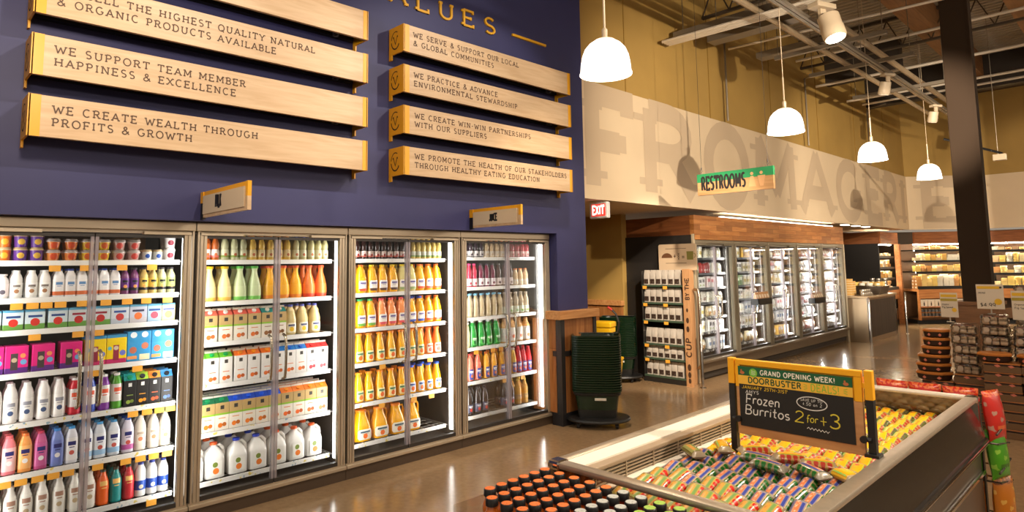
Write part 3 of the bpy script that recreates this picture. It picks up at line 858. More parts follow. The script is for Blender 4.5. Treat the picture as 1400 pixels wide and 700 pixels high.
def cooler(y0, y1, xf, label, group, shelves, name='reach_in_cooler', tags={}, ztop=2.04, zbot=.085, zdoor=(.125, 1.945), led=.55, watts=5.4, framem=None, railm=None, back=.86, xr=-.195, kick=(-.12, -.004)):
    xb = xf-back
    t = thing(name, label, 'refrigerator', (xf, (y0+y1)/2, 0), 0, group)
    W = (y1-y0)/2
    e = .002
    TAN = framem or TAN_
    def P(n, mb, m, par=t, sm=None): return mb.build(n, m, par, sm)
    P('cabinet', MB().box(-back, -W+e, .02, -back+.03, W-e, ztop).box(-back+.03, -W+e, .02, -.11, -W+.012, ztop-.03).box(-back+.03, W-.012, .02, -.11, W-e, ztop-.03)
      .box(-back+.03, -W+e, .03, -.05, W-e, .10).box(-back+.03, -W+e, 1.985, -.05, W-e, ztop), INNER)
    P('kick_plate', MB().box(kick[0], -W+e, 0, kick[1], W-e, zbot), M('kick_brown', (82, 66, 52), .5))
    P('sill', MB().box(-.10, -W+e, zbot, .012, W-e, zbot+.028, .004).box(-.10, -W+e, zbot+.028, -.01, W-e, zbot+.04), TAN)
    P('header_rail', MB().box(-.10, -W+e, 1.975, .0, W-e, ztop-.004, .004).box(-.09, -W+e, 1.955, -.03, W-e, 1.975), TAN)
    for s in (-1, 1):
        P('frame_stile', MB().box(-.09, s*(W-.011), zbot+.04, .0, s*(W-.024), 1.975, .002), TAN)
        P('mullion_gap', MB().box(-.09, s*(W-e), zbot+.04, -.03, s*(W-.0105), 1.975), GASK)
        ya = math.radians(90)
        d = bpy.data.lights.new('case_light', 'AREA'); d.shape = 'RECTANGLE'; d.size = .03; d.size_y = zdoor[1]-zdoor[0]-.1
        d.energy = watts; d.color = (1.0, .96, .90)
        lo = bpy.data.objects.new('case_light', d); COL.objects.link(lo)
        lo.location = (xf-.088, (y0+y1)/2+s*(W-.06), (zdoor[0]+zdoor[1])/2)
        v = Vector((-.62, -s*.78, 0)).normalized(); zax = -v; yax = Vector((0, 0, 1)); xax = yax.cross(zax)
        lo.matrix_world = Matrix(((xax.x, yax.x, zax.x, lo.location.x), (xax.y, yax.y, zax.y, lo.location.y), (xax.z, yax.z, zax.z, lo.location.z), (0, 0, 0, 1)))
    for s in (-1, 1):
        ya = -W+.030 if s < 0 else .004
        yb = -.004 if s < 0 else W-.030
        z0, z1 = zdoor
        d = MB()
        h0 = (ya, ya+.045) if s < 0 else (yb-.045, yb)
        d.box(-.045, h0[0], z0, -.002, h0[0]+.019, z1, .003).box(-.045, h0[1]-.021, z0, -.002, h0[1], z1, .003).box(-.045, h0[0]+.01, z0, -.010, h0[1]-.01, z1)
        fr = d.build('door', TAN, t)
        o0, o1 = (ya+.045, yb) if s < 0 else (ya, yb-.045)
        MB().box(-.04, o0, z0, -.006, o1, z0+.03).build('door_rail', GASK, fr)
        MB().box(-.04, o0, z1-.02, -.006, o1, z1).build('door_rail', GASK, fr)
        hx = (ya+.0, ya+.30) if s < 0 else (yb-.30, yb)
        MB().box(-.045, hx[0], z1, .004, hx[1], z1+.022, .003).build('hinge_cover', TAN, fr)
        g0, g1 = (ya+.045, yb-.018) if s < 0 else (ya+.018, yb-.045)
        MB().box(-.030, g0, z0+.03, -.014, g1, z1-.02).build('door_glass', CGLASS, fr)
        q0, q1 = (yb-.018, yb) if s < 0 else (ya, ya+.018)
        MB().box(-.035, q0, z0+.03, -.006, q1, z1-.02).build('door_seam', SEAM, fr)
        yh = yb-.052 if s < 0 else ya+.052
        MB().tube([(-.012, yh, 1.205), (.028, yh, 1.19), (.040, yh, 1.13), (.042, yh, 1.04), (.040, yh, .95), (.028, yh, .885), (-.012, yh, .87)], .011, 8).build('handle', STEEL, fr, 50)
        pw = (W-.052, W-.014) if s > 0 else (-W+.034, -W+.012)
        MB().box(-.135, pw[0], .16 if led else zdoor[0], -.092, pw[1], 1.94, .006).build('light_post', M('led_post', (255, 255, 255), .4, emit=led, ecol=(1.0, .97, .92)) if led else GASK, t)
    for i, z in enumerate(shelves):
        b = MB()
        k = 9
        for q in range(k+1):
            yy = -W+.03+(2*W-.06)*q/k
            b.box(xr-.50, yy-.002, z-.012, xr, yy+.002, z-.006)
        for q in range(6):
            b.box(xr-.50+.1*q-.002, -W+.02, z-.018, xr-.50+.1*q+.002, W-.02, z-.012)
        b.box(xr-.52, -W+.016, z-.03, xr, -W+.024, z-.004).box(xr-.52, W-.06, z-.03, xr, W-.054, z-.004)
        sh = b.build('shelf', WIREM, t)
        MB().box(xr-.004, -W+.03, z-.036, xr+.004, W-.045, z-.002).build('price_rail', railm or RAILW, sh)
        for yy in tags.get(i+1, ()):
            MB().box(xr+.0045, yy-.031-(y0+y1)/2, z-.072, xr+.0065, yy+.031-(y0+y1)/2, z-.034).build('price_tag', TAGM, sh)
    return t

COOLERS = {1: 'yogurt cooler', 2: 'carton cooler', 3: 'carafe cooler', 4: 'smoothie cooler'}
SHZ = {1: [1.78, 1.55, 1.355, 1.095, .797, .495, .19], 2: [1.777, 1.47, 1.175, .87, .53, .19], 3: [1.78, 1.479, 1.175, .875, .539, .204], 4: [1.792, 1.488, 1.183, .883, .551, .216]}
BAYS = {1: (.34, 1.553), 2: (1.553, 2.748), 3: (2.748, 3.967), 4: (3.967, 5.243)}
TAGS = {(1, 1): [0.772, 0.937, 1.147, 1.33], (1, 2): [0.589, 0.668, 0.739, 0.812, 0.93, 1.062, 1.186, 1.302, 1.436], (1, 3): [0.687, 0.914, 1.027], (1, 4): [1.008, 1.264], (1, 5): [1.248, 1.333, 1.41, 1.48], (1, 6): [0.581, 0.659, 0.742, 0.821, 0.898, 1.057, 1.217, 1.304, 1.385, 1.468], (1, 7): [1.381], (3, 4): [3.21, 3.735], (3, 5): [3.204, 3.55, 3.751], (4, 4): [4.315, 4.546, 4.661], (4, 5): [4.707, 4.979]}
for b, lab in ((1, 'glass-door cooler stocked with yogurt cups, kefir, milk bottles and yellow price tags'),
               (2, 'glass-door cooler stocked with juice cartons and white gallon jugs'),
               (3, 'glass-door cooler full of orange juice carafes with a half-empty bottom shelf'),
               (4, 'glass-door cooler beside the wood pier stocked with smoothies and green juice')):
    cooler(*BAYS[b], -4.755, lab, 'glass-door coolers under the blue wall', SHZ[b], tags={s: v for (bb, s), v in TAGS.items() if bb == b}, watts=(3.4, 3.7, 5.6, 8.0)[b-1])

# ---------------------------------------------------------------- product kinds
def scaled(p, r, h): return [(a*r, z*h) for a, z in p]
SH = {
 'carafe': [(.80, 0), (.92, .015), (.97, .06), (1, .16), (.98, .30), (.88, .46), (.70, .60), (.50, .72), (.42, .80), (.40, .87), (.46, .90), (.46, .93)],
 'oj': [(.82, 0), (.95, .02), (.97, .08), (.97, .40), (1, .46), (.97, .54), (.84, .66), (.70, .72), (.74, .76), (.68, .82), (.46, .88), (.42, .93)],
 'trop': [(.85, 0), (.97, .02), (1, .10), (.98, .34), (.88, .52), (.70, .68), (.54, .80), (.48, .88), (.50, .93)],
 'round': [(.86, 0), (.97, .015), (1, .04), (1, .60), (.97, .68), (.80, .76), (.55, .83), (.44, .88), (.44, .93)],
 'slim': [(.86, 0), (.97, .015), (1, .05), (.96, .30), (1, .52), (.90, .66), (.62, .80), (.46, .88), (.46, .93)],
 'kefir': [(.88, 0), (.98, .015), (1, .05), (1, .62), (.95, .72), (.78, .82), (.60, .88), (.56, .93)],
 'waist': [(.86, 0), (.97, .015), (1, .05), (1, .36), (.86, .44), (.98, .52), (.98, .64), (.80, .74), (.55, .83), (.46, .93)],
 'pet': [(.80, 0), (.95, .02), (1, .06), (.94, .14), (1, .20), (1, .34), (.92, .40), (1, .48), (.98, .62), (.78, .74), (.44, .86), (.36, .93)],
}
LABZ = {'carafe': (.22, .50), 'oj': (.10, .42), 'trop': (.12, .46), 'round': (.14, .60), 'slim': (.10, .48), 'kefir': (.06, .72), 'waist': (.08, .36), 'pet': (.22, .46)}
def rad(p, z):
    for (a, za), (b, zb) in zip(p[:-1], p[1:]):
        if za <= z <= zb: return a+(b-a)*((z-za)/(zb-za) if zb > za else 0)
    return p[-1][0]
def bodym(key, rgb, clear=False):
    return M('juice_'+key, rgb, .16, 0, spec=.6, coat=.3)
def bottle(key, name, cat, shape, w, h, body, cap, lab=None, caph=.075, capr=None, sq=0.0, labm=None, cap_ridge=True):
    p = scaled(SH[shape], w/2, h)
    root = MB().lathe(p, 16, sq=sq).mesh(name, body if not isinstance(body, tuple) else bodym(key, body), 50)
    parts = []
    cr = capr or p[-1][0]*1.22
    z0 = h*(1-caph)
    parts.append(('cap', MB().lathe([(cr*.96, z0), (cr, z0+.002), (cr, h-.003), (cr*.9, h)], 16).mesh('cap', M('cap_%d_%d_%d' % cap, cap, .4), 40)))
    if lab:
        z0, z1 = lab[0] if len(lab[0]) == 2 else LABZ[shape]
        if len(lab[0]) == 2: lab = lab[1:]
        base, blob, bar = lab[:3]
        stripe = lab[3] if len(lab) > 3 else None
        za, zb = z0*h, z1*h
        zs = [za+(zb-za)*i/5 for i in range(6)]
        m = printed('wrap_'+key, base, ([('band', za, za+(zb-za)*.24, stripe)] if stripe else [])+
                    ([('disc', .0, za+(zb-za)*.34, min(w*.20, (zb-za)*.26), blob)] if blob else [])+
                    ([('rect', -w*.30, w*.30, za+(zb-za)*.66, za+(zb-za)*.84, bar), ('rect', -w*.2, w*.2, za+(zb-za)*.56, za+(zb-za)*.60, bar)] if bar else []))
        if shape in ('oj', 'trop'):
            q = MB(); k = 8
            for j, z in enumerate(zs):
                for i in range(k+1):
                    a = math.radians((46 if j not in (0, 5) else 38)*(-1+2*i/k))
                    cc, ss = math.cos(a), math.sin(a)
                    f_ = 1.0
                    if sq:
                        e_ = 2+6*sq; f_ = (abs(cc)**e_+abs(ss)**e_)**(-1/e_)
                    rr = (rad(p, z)+.0016)*f_
                    q.v.append((rr*cc, rr*ss, z))
            for j in range(5):
                for i in range(k):
                    q.f.append((j*(k+1)+i, j*(k+1)+i+1, (j+1)*(k+1)+i+1, (j+1)*(k+1)+i)); q.mi.append(0)
            parts.append(('wrap_label', q.mesh('wrap_label', m, 50)))
        else:
            parts.append(('wrap_label', MB().band([(rad(p, z)+.0009, z) for z in zs], 16, sq=sq).mesh('wrap_label', m, 50)))
    return Proto(name, cat, root, parts)
def carton(key, w, d, h, base, top, cap, blob=None, bar=None, upper=None, line=None, name='juice_carton', fin=(236, 228, 214), capr=.016):
    hb = h*.80
    sh = []
    if upper: sh.append(('band', hb*.58, hb*1.1, upper))
    if line: sh.append(('band', hb*.55, hb*.62, line))
    if bar: sh += [('rect', -w*.14, w*.14, hb*.76, hb*.90, bar), ('rect', -w*.26, w*.26, hb*.42, hb*.45, tuple(int(v*.8+30) for v in blob or bar))]
    if blob: sh += [('disc', -w*.12, hb*.18, w*.17, blob), ('disc', w*.18, hb*.20, w*.15, tuple(max(0, int(v*.82)) for v in blob))]
    root = MB().box(-d/2, -w/2, 0, d/2, w/2, hb, .002).mesh(name, printed('carton_'+key, base, sh, .45))
    e = .001
    g = MB().prism([(-d/2+e, hb), (d/2-e, hb), (.005, h*.94), (-.005, h*.94)], -w/2+e, w/2-e, 'y')
    f = MB().box(-.004, -w/2+e, h*.93, .004, w/2-e, h)
    n = Vector((h*.14, 0, d/2)).normalized()
    c0 = Vector((d*.25, 0, hb+h*.07))
    c = MB().tube([c0-n*.002, c0+n*.012], capr, 14)
    return Proto(name, 'carton', root, [('gable_top', g.mesh('gable_top', M('gable_%d_%d_%d' % top, top, .45))), ('fin', f.mesh('fin', M('fin_%d_%d_%d' % fin, fin, .5))), ('cap', c.mesh('cap', M('cap_%d_%d_%d' % cap, cap, .4), 40))])
def cup(key, w, h, body, lid, lab=None, bowl=False, name='yogurt_cup', two=True):
    r = w/2
    bp = [(r*.62, 0), (r*.66, .003), (r*.80, h*.55), (r*.86, h*.72)] if bowl else [(r*.76, 0), (r*.79, .003), (r*.92, h*.78)]
    m = printed('cup_'+key, body, [('disc', 0, h*.40, r*.46, lab)] if lab else [], .3)
    root = MB().lathe(bp, 16).mesh(name, m, 40)
    z = bp[-1][1]
    ld = MB().lathe([(r*.97, z), (r*.98, z+.006), (r*.90, z+.008), (r*.86, h-.004), (r*.80, h)], 16).mesh('lid', M('lid_%d_%d_%d' % lid, lid, .25, coat=.3), 40)
    return Proto(name, 'cup', root, [('lid', ld)])
def pack(key, w, d, h, base, shapes, name='yogurt_multipack', cat='pack', bottles=None):
    root = MB().box(-d/2, -w/2, 0, d/2, w/2, h, .004).mesh(name, printed('pack_'+key, base, shapes, .4))
    return Proto(name, cat, root, [])
def jug(key, w, d, h, body, cap, lab, name='juice_jug', clearb=False):
    r = w/2
    p = [(.90, 0), (.98, .02), (1, .05), (1, .52), (.94, .62), (.74, .74), (.44, .84), (.26, .89), (.24, .93)]
    root = MB().lathe([(a*r, z*h) for a, z in p], 20, sq=.5, ex=d/w).mesh(name, bodym(key, body), 50)
    z0, z1 = .10*h, .50*h
    zs = [z0+(z1-z0)*i/3 for i in range(4)]
    m = printed('wrap_'+key, lab[0], [('disc', 0, .22*h, r*.30, lab[1]), ('disc', -r*.08, .40*h, r*.26, lab[2])], .4)
    q = MB()
    k = 8
    for z in zs[:]:
        for i in range(k+1):
            yy = -r*.62+1.24*r*i/k
            q.v.append((d/2*1.002+.0012, yy, z))
    for j in range(3):
        for i in range(k):
            q.f.append((j*(k+1)+i, j*(k+1)+i+1, (j+1)*(k+1)+i+1, (j+1)*(k+1)+i)); q.mi.append(0)
    cp = MB().lathe([(.025, .925*h), (.026, .93*h), (.026, h-.002), (.023, h)], 14).mesh('cap', M('cap_%d_%d_%d' % cap, cap, .4), 40)
    hd = MB().tube([(0, .20*r, .885*h), (0, .55*r, .90*h), (0, .90*r, .80*h), (0, 1.0*r, .66*h), (0, .97*r, .52*h)], [.010, .013, .014, .014, .012], 8).mesh('handle', bodym(key, body), 50)
    return Proto(name, 'jug', root, [('cap', cp), ('handle', hd), ('label_sticker', q.mesh('label_sticker', m))])
OR, YL, GN, BL, RD = (240, 122, 30), (250, 206, 20), (60, 176, 70), (44, 84, 190), (226, 66, 56)
WH = (240, 238, 232)
JO_ = (246, 176, 24)
K = {}
def add(k, desc, w, proto, rows=2, stack=0.0): K[k] = (desc, w, proto, rows, stack)
# yogurt cooler
add('dip_orange', 'orange dip cup', .080, cup('dip_orange', .080, .085, (244, 120, 34), (226, 196, 150), (250, 190, 60), name='dip_cup'), 2, .086)
add('dip_purple', 'purple dip cup', .080, cup('dip_purple', .080, .085, (112, 66, 160), (226, 196, 150), (244, 196, 80), name='dip_cup'), 2, .086)
for k, c, l in (('fruit_peach', (236, 140, 60), (232, 90, 50)), ('fruit_yellow', (242, 200, 40), (236, 110, 50)), ('fruit_pink', (214, 170, 160), (226, 80, 70))):
    add(k, k[6:]+' fruit bowl', .088, cup(k, .088, .070, c, (222, 210, 204), l, True, 'fruit_bowl'), 2, .071)
add('yog_blue', 'white-and-blue yogurt cup', .066, cup('yog_blue', .066, .075, (236, 236, 232), (214, 190, 150), (40, 90, 190)), 2)
add('tub_red', 'crimson-and-white yogurt tub', .084, cup('tub_red', .084, .088, (240, 234, 232), (242, 240, 238), (150, 34, 60), name='yogurt_tub'), 2, .089)
add('wide_white', 'wide white drink bottle', .072, bottle('wide_white', 'yogurt_drink', 'bottle', 'kefir', .072, .150, (236, 228, 226), (226, 214, 212), ((.1, .6), (240, 226, 226), (90, 84, 96), None), capr=.026))
add('keffir_white', 'small white yogurt bottle', .064, bottle('keffir_white', 'yogurt_drink', 'bottle', 'kefir', .064, .172, (240, 238, 234), (244, 244, 242), ((.1, .55), (242, 240, 236), (168, 120, 84), (120, 110, 104)), capr=.018, caph=.11))
add('carton_blue', 'white-and-blue milk carton', .061, bottle('carton_blue', 'milk_bottle', 'bottle', 'kefir', .061, .178, (236, 234, 236), (42, 70, 160), ((.06, .62), (238, 234, 234), None, (96, 140, 190), (214, 110, 60)), sq=.8, capr=.02))
for k, c, l in (('drink_purple', (120, 60, 110), (100, 40, 130)), ('drink_gold', (216, 186, 110), (236, 200, 90)), ('drink_pale', (206, 206, 160), (180, 190, 120))):
    add(k, k[6:]+' protein drink bottle', .056, bottle(k, 'drink_bottle', 'bottle', 'round', .056, .180, c, (70, 66, 70), (l, (230, 160, 90), (24, 24, 28), (30, 28, 32))))
def packshapes(a, b, c): return [('band', 0, .035, b), ('disc', 0, .045, .024, c), ('rect', -.036, .036, .074, .088, a), ('band', .108, .13, (96, 170, 210))]
for k, base, a, b, c, w_ in (('pack_apple', (206, 222, 230), (40, 70, 130), (104, 156, 70), (206, 50, 40), .102), ('pack_red', (206, 216, 222), (150, 40, 60), (104, 156, 70), (196, 44, 40), .112),
                     ('pack_blue', (214, 222, 232), (60, 90, 160), (190, 200, 214), (206, 60, 60), .108), ('pack_orange', (200, 206, 224), (60, 60, 90), (206, 200, 206), (232, 120, 60), .108),
                     ('pack_sky', (176, 208, 232), (44, 80, 150), (170, 200, 226), (200, 90, 110), .090), ('pack_cream', (238, 228, 168), (70, 90, 150), (236, 222, 150), (216, 190, 90), .086)):
    add(k, {'pack_apple': 'apple yogurt multipack', 'pack_red': 'red-topped yogurt multipack', 'pack_blue': 'pale blue multipack', 'pack_orange': 'orange-corner multipack', 'pack_sky': 'sky-blue multipack', 'pack_cream': 'cream-coloured multipack'}[k], w_, pack(k, w_, .10, .122, base, packshapes(a, b, c)), 1)
add('box_pink', 'magenta yogurt tube box', .116, pack('box_pink', .116, .12, .165, (226, 34, 128), [('band', 0, .034, (92, 44, 130)), ('rect', -.030, .006, .02, .120, (70, 60, 60)), ('disc', .034, .066, .016, (110, 170, 214)), ('disc', .030, .104, .014, (244, 150, 90)), ('disc', -.012, .08, .014, (190, 170, 140))], 'yogurt_tube_box', 'box'), 1)
add('box_yellow', 'yellow yogurt tube box', .118, pack('box_yellow', .118, .12, .188, (250, 214, 24), [('band', 0, .030, (206, 50, 110)), ('band', .168, .19, (56, 150, 200)), ('rect', -.020, .014, .02, .120, (150, 50, 70)), ('disc', -.003, .10, .014, (220, 200, 180)), ('disc', .036, .066, .018, (110, 120, 206)), ('disc', -.040, .10, .012, (90, 180, 190))], 'yogurt_tube_box', 'box'), 1)
add('pouch_blue', 'blue pouch twin pack', .146, pack('pouch_blue', .146, .11, .200, (52, 150, 206), [('disc', -.034, .176, .020, (240, 244, 246)), ('disc', .034, .176, .020, (240, 244, 246)), ('disc', -.036, .075, .022, (196, 110, 84)), ('disc', .036, .100, .022, (206, 120, 90)), ('rect', .004, .066, .006, .045, (240, 226, 180)), ('rect', -.07, -.012, .015, .036, (240, 160, 90))], 'pouch_pack', 'pack'), 1)
add('kefir_tall', 'tall white kefir bottle', .073, bottle('kefir_tall', 'kefir_bottle', 'bottle', 'kefir', .073, .236, (238, 234, 230), (240, 240, 238), ((.08, .6), (240, 236, 232), (70, 90, 130), (150, 150, 160)), capr=.019))
for k, c in (('red', (206, 40, 56)), ('blue', (50, 80, 180)), ('purple', (124, 50, 150)), ('green', (84, 160, 50))):
    add('kefir_'+k, k+'-banded kefir bottle', .070, bottle('kefir_'+k, 'kefir_bottle', 'bottle', 'kefir', .070, .230, c, (240, 238, 238), ((.06, .70), (232, 226, 224), None, (226, 92, 62), c), capr=.019))
for k, c, bl_ in (('teal', (28, 160, 160), (150, 176, 70)), ('lime', (160, 196, 40), (250, 160, 30)), ('orange', (244, 144, 40), (240, 90, 40)), ('sky', (60, 150, 214), (70, 110, 180))):
    add('carton_'+k, 'black carton with %s top' % {'teal': 'teal', 'lime': 'lime-green', 'orange': 'orange', 'sky': 'sky-blue'}[k], .074, carton('b_'+k, .074, .07, .215, (30, 28, 28), c, (44, 42, 44) if k != 'teal' else (30, 160, 110), bl_, (230, 230, 226), name='coffee_carton', fin=c), 3)
for k, c, l, lb in (('pink', (240, 130, 140), (240, 110, 120), (240, 190, 190)), ('orange', (244, 160, 80), (240, 120, 50), (246, 180, 110)), ('magenta', (196, 84, 140), (190, 40, 80), (196, 90, 150)), ('blue', (120, 140, 206), (60, 140, 220), (110, 126, 196)), ('navy', (226, 226, 236), (60, 150, 214), (236, 234, 236)), ('white', (224, 230, 240), (70, 160, 220), (232, 234, 240)), ('violet', (226, 220, 236), (50, 90, 190), (226, 216, 230)), ('cream', (240, 230, 216), (240, 234, 224), (240, 232, 220))):
    add('shake_'+k, k+' milk shake bottle', .070, bottle('shake_'+k, 'shake_bottle', 'bottle', 'kefir', .070, .228, c, l, ((.10, .70), lb, (230, 226, 226) if k in ('pink', 'magenta', 'blue', 'orange') else (200, 90, 80), (40, 44, 110), (190, 90, 160) if k == 'violet' else ((150, 190, 226) if k == 'white' else None)) if k != 'cream' else ((.2, .6), (240, 230, 216), (226, 140, 100), (190, 170, 150)), capr=.018, sq=.35), 3)
add('nog_white', 'white patterned milk bottle', .072, bottle('nog_white', 'milk_bottle', 'bottle', 'slim', .072, .230, (238, 234, 226), (232, 226, 216), ((.1, .75), (238, 234, 226), (200, 176, 140), (170, 130, 110)), capr=.017), 3)
for k, c in (('orange', (230, 96, 30)), ('teal', (30, 140, 140)), ('red', (206, 50, 60))):
    add('tea_'+k, k+' wrapped tea bottle', .072, bottle('tea_'+k, 'tea_bottle', 'bottle', 'slim', .072, .222, c, (60, 60, 44), ((.06, .8), c, None, (238, 190, 110)), capr=.017), 3)
add('milk_label', 'white bottle with blue label', .068, bottle('milk_label', 'milk_bottle', 'bottle', 'kefir', .068, .220, (240, 238, 236), (40, 60, 150), ((.20, .48), (44, 84, 180), (236, 226, 200), None), capr=.017), 3)
# carton cooler
for k, c, l, cp in (('jc_amber', (196, 96, 30), (236, 226, 220), (226, 60, 50)), ('jc_clear', (206, 206, 160), (226, 226, 190), YL), ('jc_yellow', (240, 196, 84), (246, 222, 160), (236, 150, 50)), ('jc_blue', (214, 206, 150), (232, 226, 190), (70, 90, 180))):
    add(k, {'jc_amber': 'red-capped amber juice bottle', 'jc_clear': 'yellow-capped clear juice bottle', 'jc_yellow': 'orange-capped yellow juice bottle', 'jc_blue': 'blue-capped pale juice bottle'}[k], .056, bottle(k, 'juice_bottle', 'bottle', 'waist', .056, .195, c, cp, ((.12, .42), l, (206, 110, 60), None, {'jc_amber': (240, 110, 100), 'jc_clear': (140, 170, 60), 'jc_yellow': None, 'jc_blue': None}[k]), capr=.016))
for k, d_, c, cp, l in (('cf_lemon', 'yellow-capped lemonade carafe', (244, 226, 160), YL, (250, 200, 90)), ('cf_lime', 'green-capped limeade carafe', (206, 220, 170), (96, 200, 80), (120, 200, 90)), ('cf_orange', 'orange-capped orange carafe', (250, 180, 40), (240, 96, 36), (240, 140, 50)), ('cf_red', 'red-orange juice carafe', (246, 130, 60), (240, 90, 40), (226, 70, 44))):
    add(k, d_, .104, bottle(k, 'juice_carafe', 'carafe', 'carafe', .104, .262, c, cp, ((.02, .42), c, None, None, l), capr=.028))
CR = (228, 214, 186)
for k, d_, tp, cp, bb in (('ct_red', 'red-topped juice carton', (232, 100, 84), (244, 240, 236), (236, 120, 50)), ('ct_teal', 'teal-topped juice carton', (20, 140, 140), (240, 236, 226), (150, 96, 50)), ('ct_green', 'dark green-topped juice carton', (26, 116, 76), (20, 150, 90), (240, 130, 40)), ('ct_blue', 'blue-topped juice carton', (30, 78, 196), (30, 90, 226), (240, 130, 40)), ('ct_orange', 'orange-topped juice carton', (244, 130, 40), (246, 150, 40), (240, 110, 40))):
    add(k, d_, .098, carton(k, .098, .095, .240 if k in ('ct_red', 'ct_teal') else .246, (240, 232, 218), tp, cp, bb, (60, 56, 50), (196, 164, 108), (150, 196, 60)), 2 if k in ('ct_red', 'ct_teal') else 3)
add('jg_blue', 'clear bottle with blue cap', .090, bottle('jg_blue', 'juice_bottle', 'bottle', 'oj', .090, .240, (214, 190, 130), (90, 96, 190), ((.08, .40), (236, 226, 196), (240, 190, 40), (50, 60, 110)), capr=.02, sq=.3))
for k, d_, tp, cp in (('cw_green', 'green-topped white carton', (110, 196, 50), (20, 170, 90)), ('cw_orange', 'orange-topped white carton', (244, 120, 40), (250, 150, 30)), ('cw_blue', 'blue-topped white carton', (36, 130, 214), (30, 110, 220)), ('cw_red', 'red-topped white carton', (226, 60, 56), (226, 60, 60))):
    add(k, d_, .092, carton(k, .092, .095, .234, (240, 236, 230), tp, cp, (240, 120, 50) if k != 'cw_red' else (220, 60, 70), (60, 56, 50)), 2)
for k, d_, cp in (('gal_orange', 'white jug with orange cap', (240, 96, 36)), ('gal_blue', 'white jug with blue cap', (34, 64, 190))):
    add(k, d_, .142, jug(k, .142, .142, .248, (238, 236, 232), cp, ((240, 238, 232), (240, 130, 50), (120, 140, 60))), 3)
# carafe cooler
add('jb_dark', 'dark cherry juice bottle', .058, bottle('jb_dark', 'juice_bottle', 'bottle', 'waist', .058, .195, (50, 24, 22), (40, 34, 34), ((.10, .36), (226, 206, 200), (150, 40, 40), None, (226, 110, 90)), capr=.014))
add('jb_gold', 'pale gold juice bottle', .060, bottle('jb_gold', 'juice_bottle', 'bottle', 'waist', .060, .195, (222, 196, 110), (246, 206, 70), ((.10, .36), (226, 226, 206), None, None, (130, 170, 90)), capr=.014))
LBK = {'oj_orange': (OR, JO_, (236, 90, 60)), 'oj_yellow': (YL, JO_, (90, 60, 50)), 'oj_clear': ((246, 214, 40), (214, 200, 130), (150, 170, 110)), 'oj_green': ((50, 170, 90), JO_, (110, 170, 70)), 'oj_pink': ((240, 90, 90), (246, 150, 84), (230, 90, 100)), 'oj_blue': ((44, 70, 180), JO_, (60, 84, 180))}
for k, (cp, c, st) in LBK.items():
    add(k, {'oj_orange': 'orange-capped juice carafe', 'oj_yellow': 'yellow-capped juice carafe', 'oj_clear': 'yellow-capped clear lemonade carafe', 'oj_green': 'green-capped juice carafe', 'oj_pink': 'pink grapefruit juice carafe', 'oj_blue': 'blue-capped juice carafe'}[k], .098,
        bottle(k, 'juice_carafe', 'carafe', 'oj', .098, .252, c, cp, ((.08, .44), (244, 236, 226), None, (110, 100, 150), st), capr=.024, sq=.2))
add('tr_orange', 'tall orange-capped juice carafe', .098, bottle('tr_orange', 'juice_carafe', 'carafe', 'trop', .098, .252, (248, 178, 20), (246, 150, 30), ((.06, .40), (246, 226, 160), (240, 110, 40), (60, 120, 90)), capr=.029), 2)
add('tr_ruby', 'ruby orange juice carafe', .098, bottle('tr_ruby', 'juice_carafe', 'carafe', 'trop', .098, .252, (246, 140, 60), (244, 130, 40), ((.06, .40), (244, 226, 206), (230, 80, 60), (190, 90, 70)), capr=.029), 2)
add('tr_blue', 'blue-capped orange juice carafe', .098, bottle('tr_blue', 'juice_carafe', 'carafe', 'trop', .098, .252, (248, 182, 20), (36, 84, 210), ((.06, .40), (240, 238, 236), (240, 110, 40), (60, 90, 160)), capr=.029), 2)
K['tr_orange'] = (*K['tr_orange'][:3], 2, 0)
add('big_oj', 'handled juice jug', .160, bottle('big_oj', 'juice_jug', 'jug', 'trop', .158, .262, (248, 176, 18), (244, 140, 30), ((.08, .40), (246, 236, 216), (240, 110, 40), (60, 90, 110)), capr=.046, sq=.3), 3)
K['big_oj'][2].parts.append(('handle', MB().tube([(0, .050, .235), (0, .074, .235), (0, .082, .215), (0, .082, .15), (0, .076, .11)], .009, 8).mesh('handle', bodym('big_oj', (248, 176, 18)), 50)))
# smoothie cooler
for k, d_, c, cp, l, w_, h_ in (
  ('sm_dark', 'dark berry smoothie bottle', (50, 34, 48), (40, 34, 44), (226, 220, 220), .062, .182), ('sm_peach', 'orange-capped peach smoothie bottle', (238, 206, 160), (244, 140, 60), (240, 226, 206), .064, .182), ('sm_rose', 'rose-red smoothie bottle', (196, 40, 60), (206, 60, 110), (236, 196, 190), .066, .182),
  ('sm_pink', 'pink-capped beet smoothie bottle', (196, 40, 70), (220, 60, 120), (240, 226, 226), .064, .240), ('sm_purple', 'purple smoothie bottle', (110, 30, 60), (60, 40, 60), (236, 226, 230), .070, .240), ('sm_brown', 'brown chocolate smoothie bottle', (74, 40, 34), (50, 36, 34), (226, 210, 206), .070, .240)):
    add(k, d_, w_, bottle(k, 'smoothie_bottle', 'bottle', 'waist', w_, h_, c, cp, ((.06, .36), l, c, None), capr=.018))
add('wt_blue', 'blue-capped coconut water bottle', .070, bottle('wt_blue', 'water_bottle', 'bottle', 'pet', .070, .236, (196, 176, 140), (120, 190, 226), ((.24, .44), (190, 170, 130), None, None), capr=.019))
add('sm_green', 'green-labelled smoothie bottle', .068, bottle('sm_green', 'smoothie_bottle', 'bottle', 'waist', .068, .230, (190, 170, 140), (206, 190, 170), ((.05, .36), (232, 236, 216), (110, 176, 60), None), capr=.018))
add('gr_pale', 'pale cucumber juice bottle', .068, bottle('gr_pale', 'juice_bottle', 'bottle', 'oj', .068, .250, (216, 206, 160), (236, 236, 226), None, capr=.02))
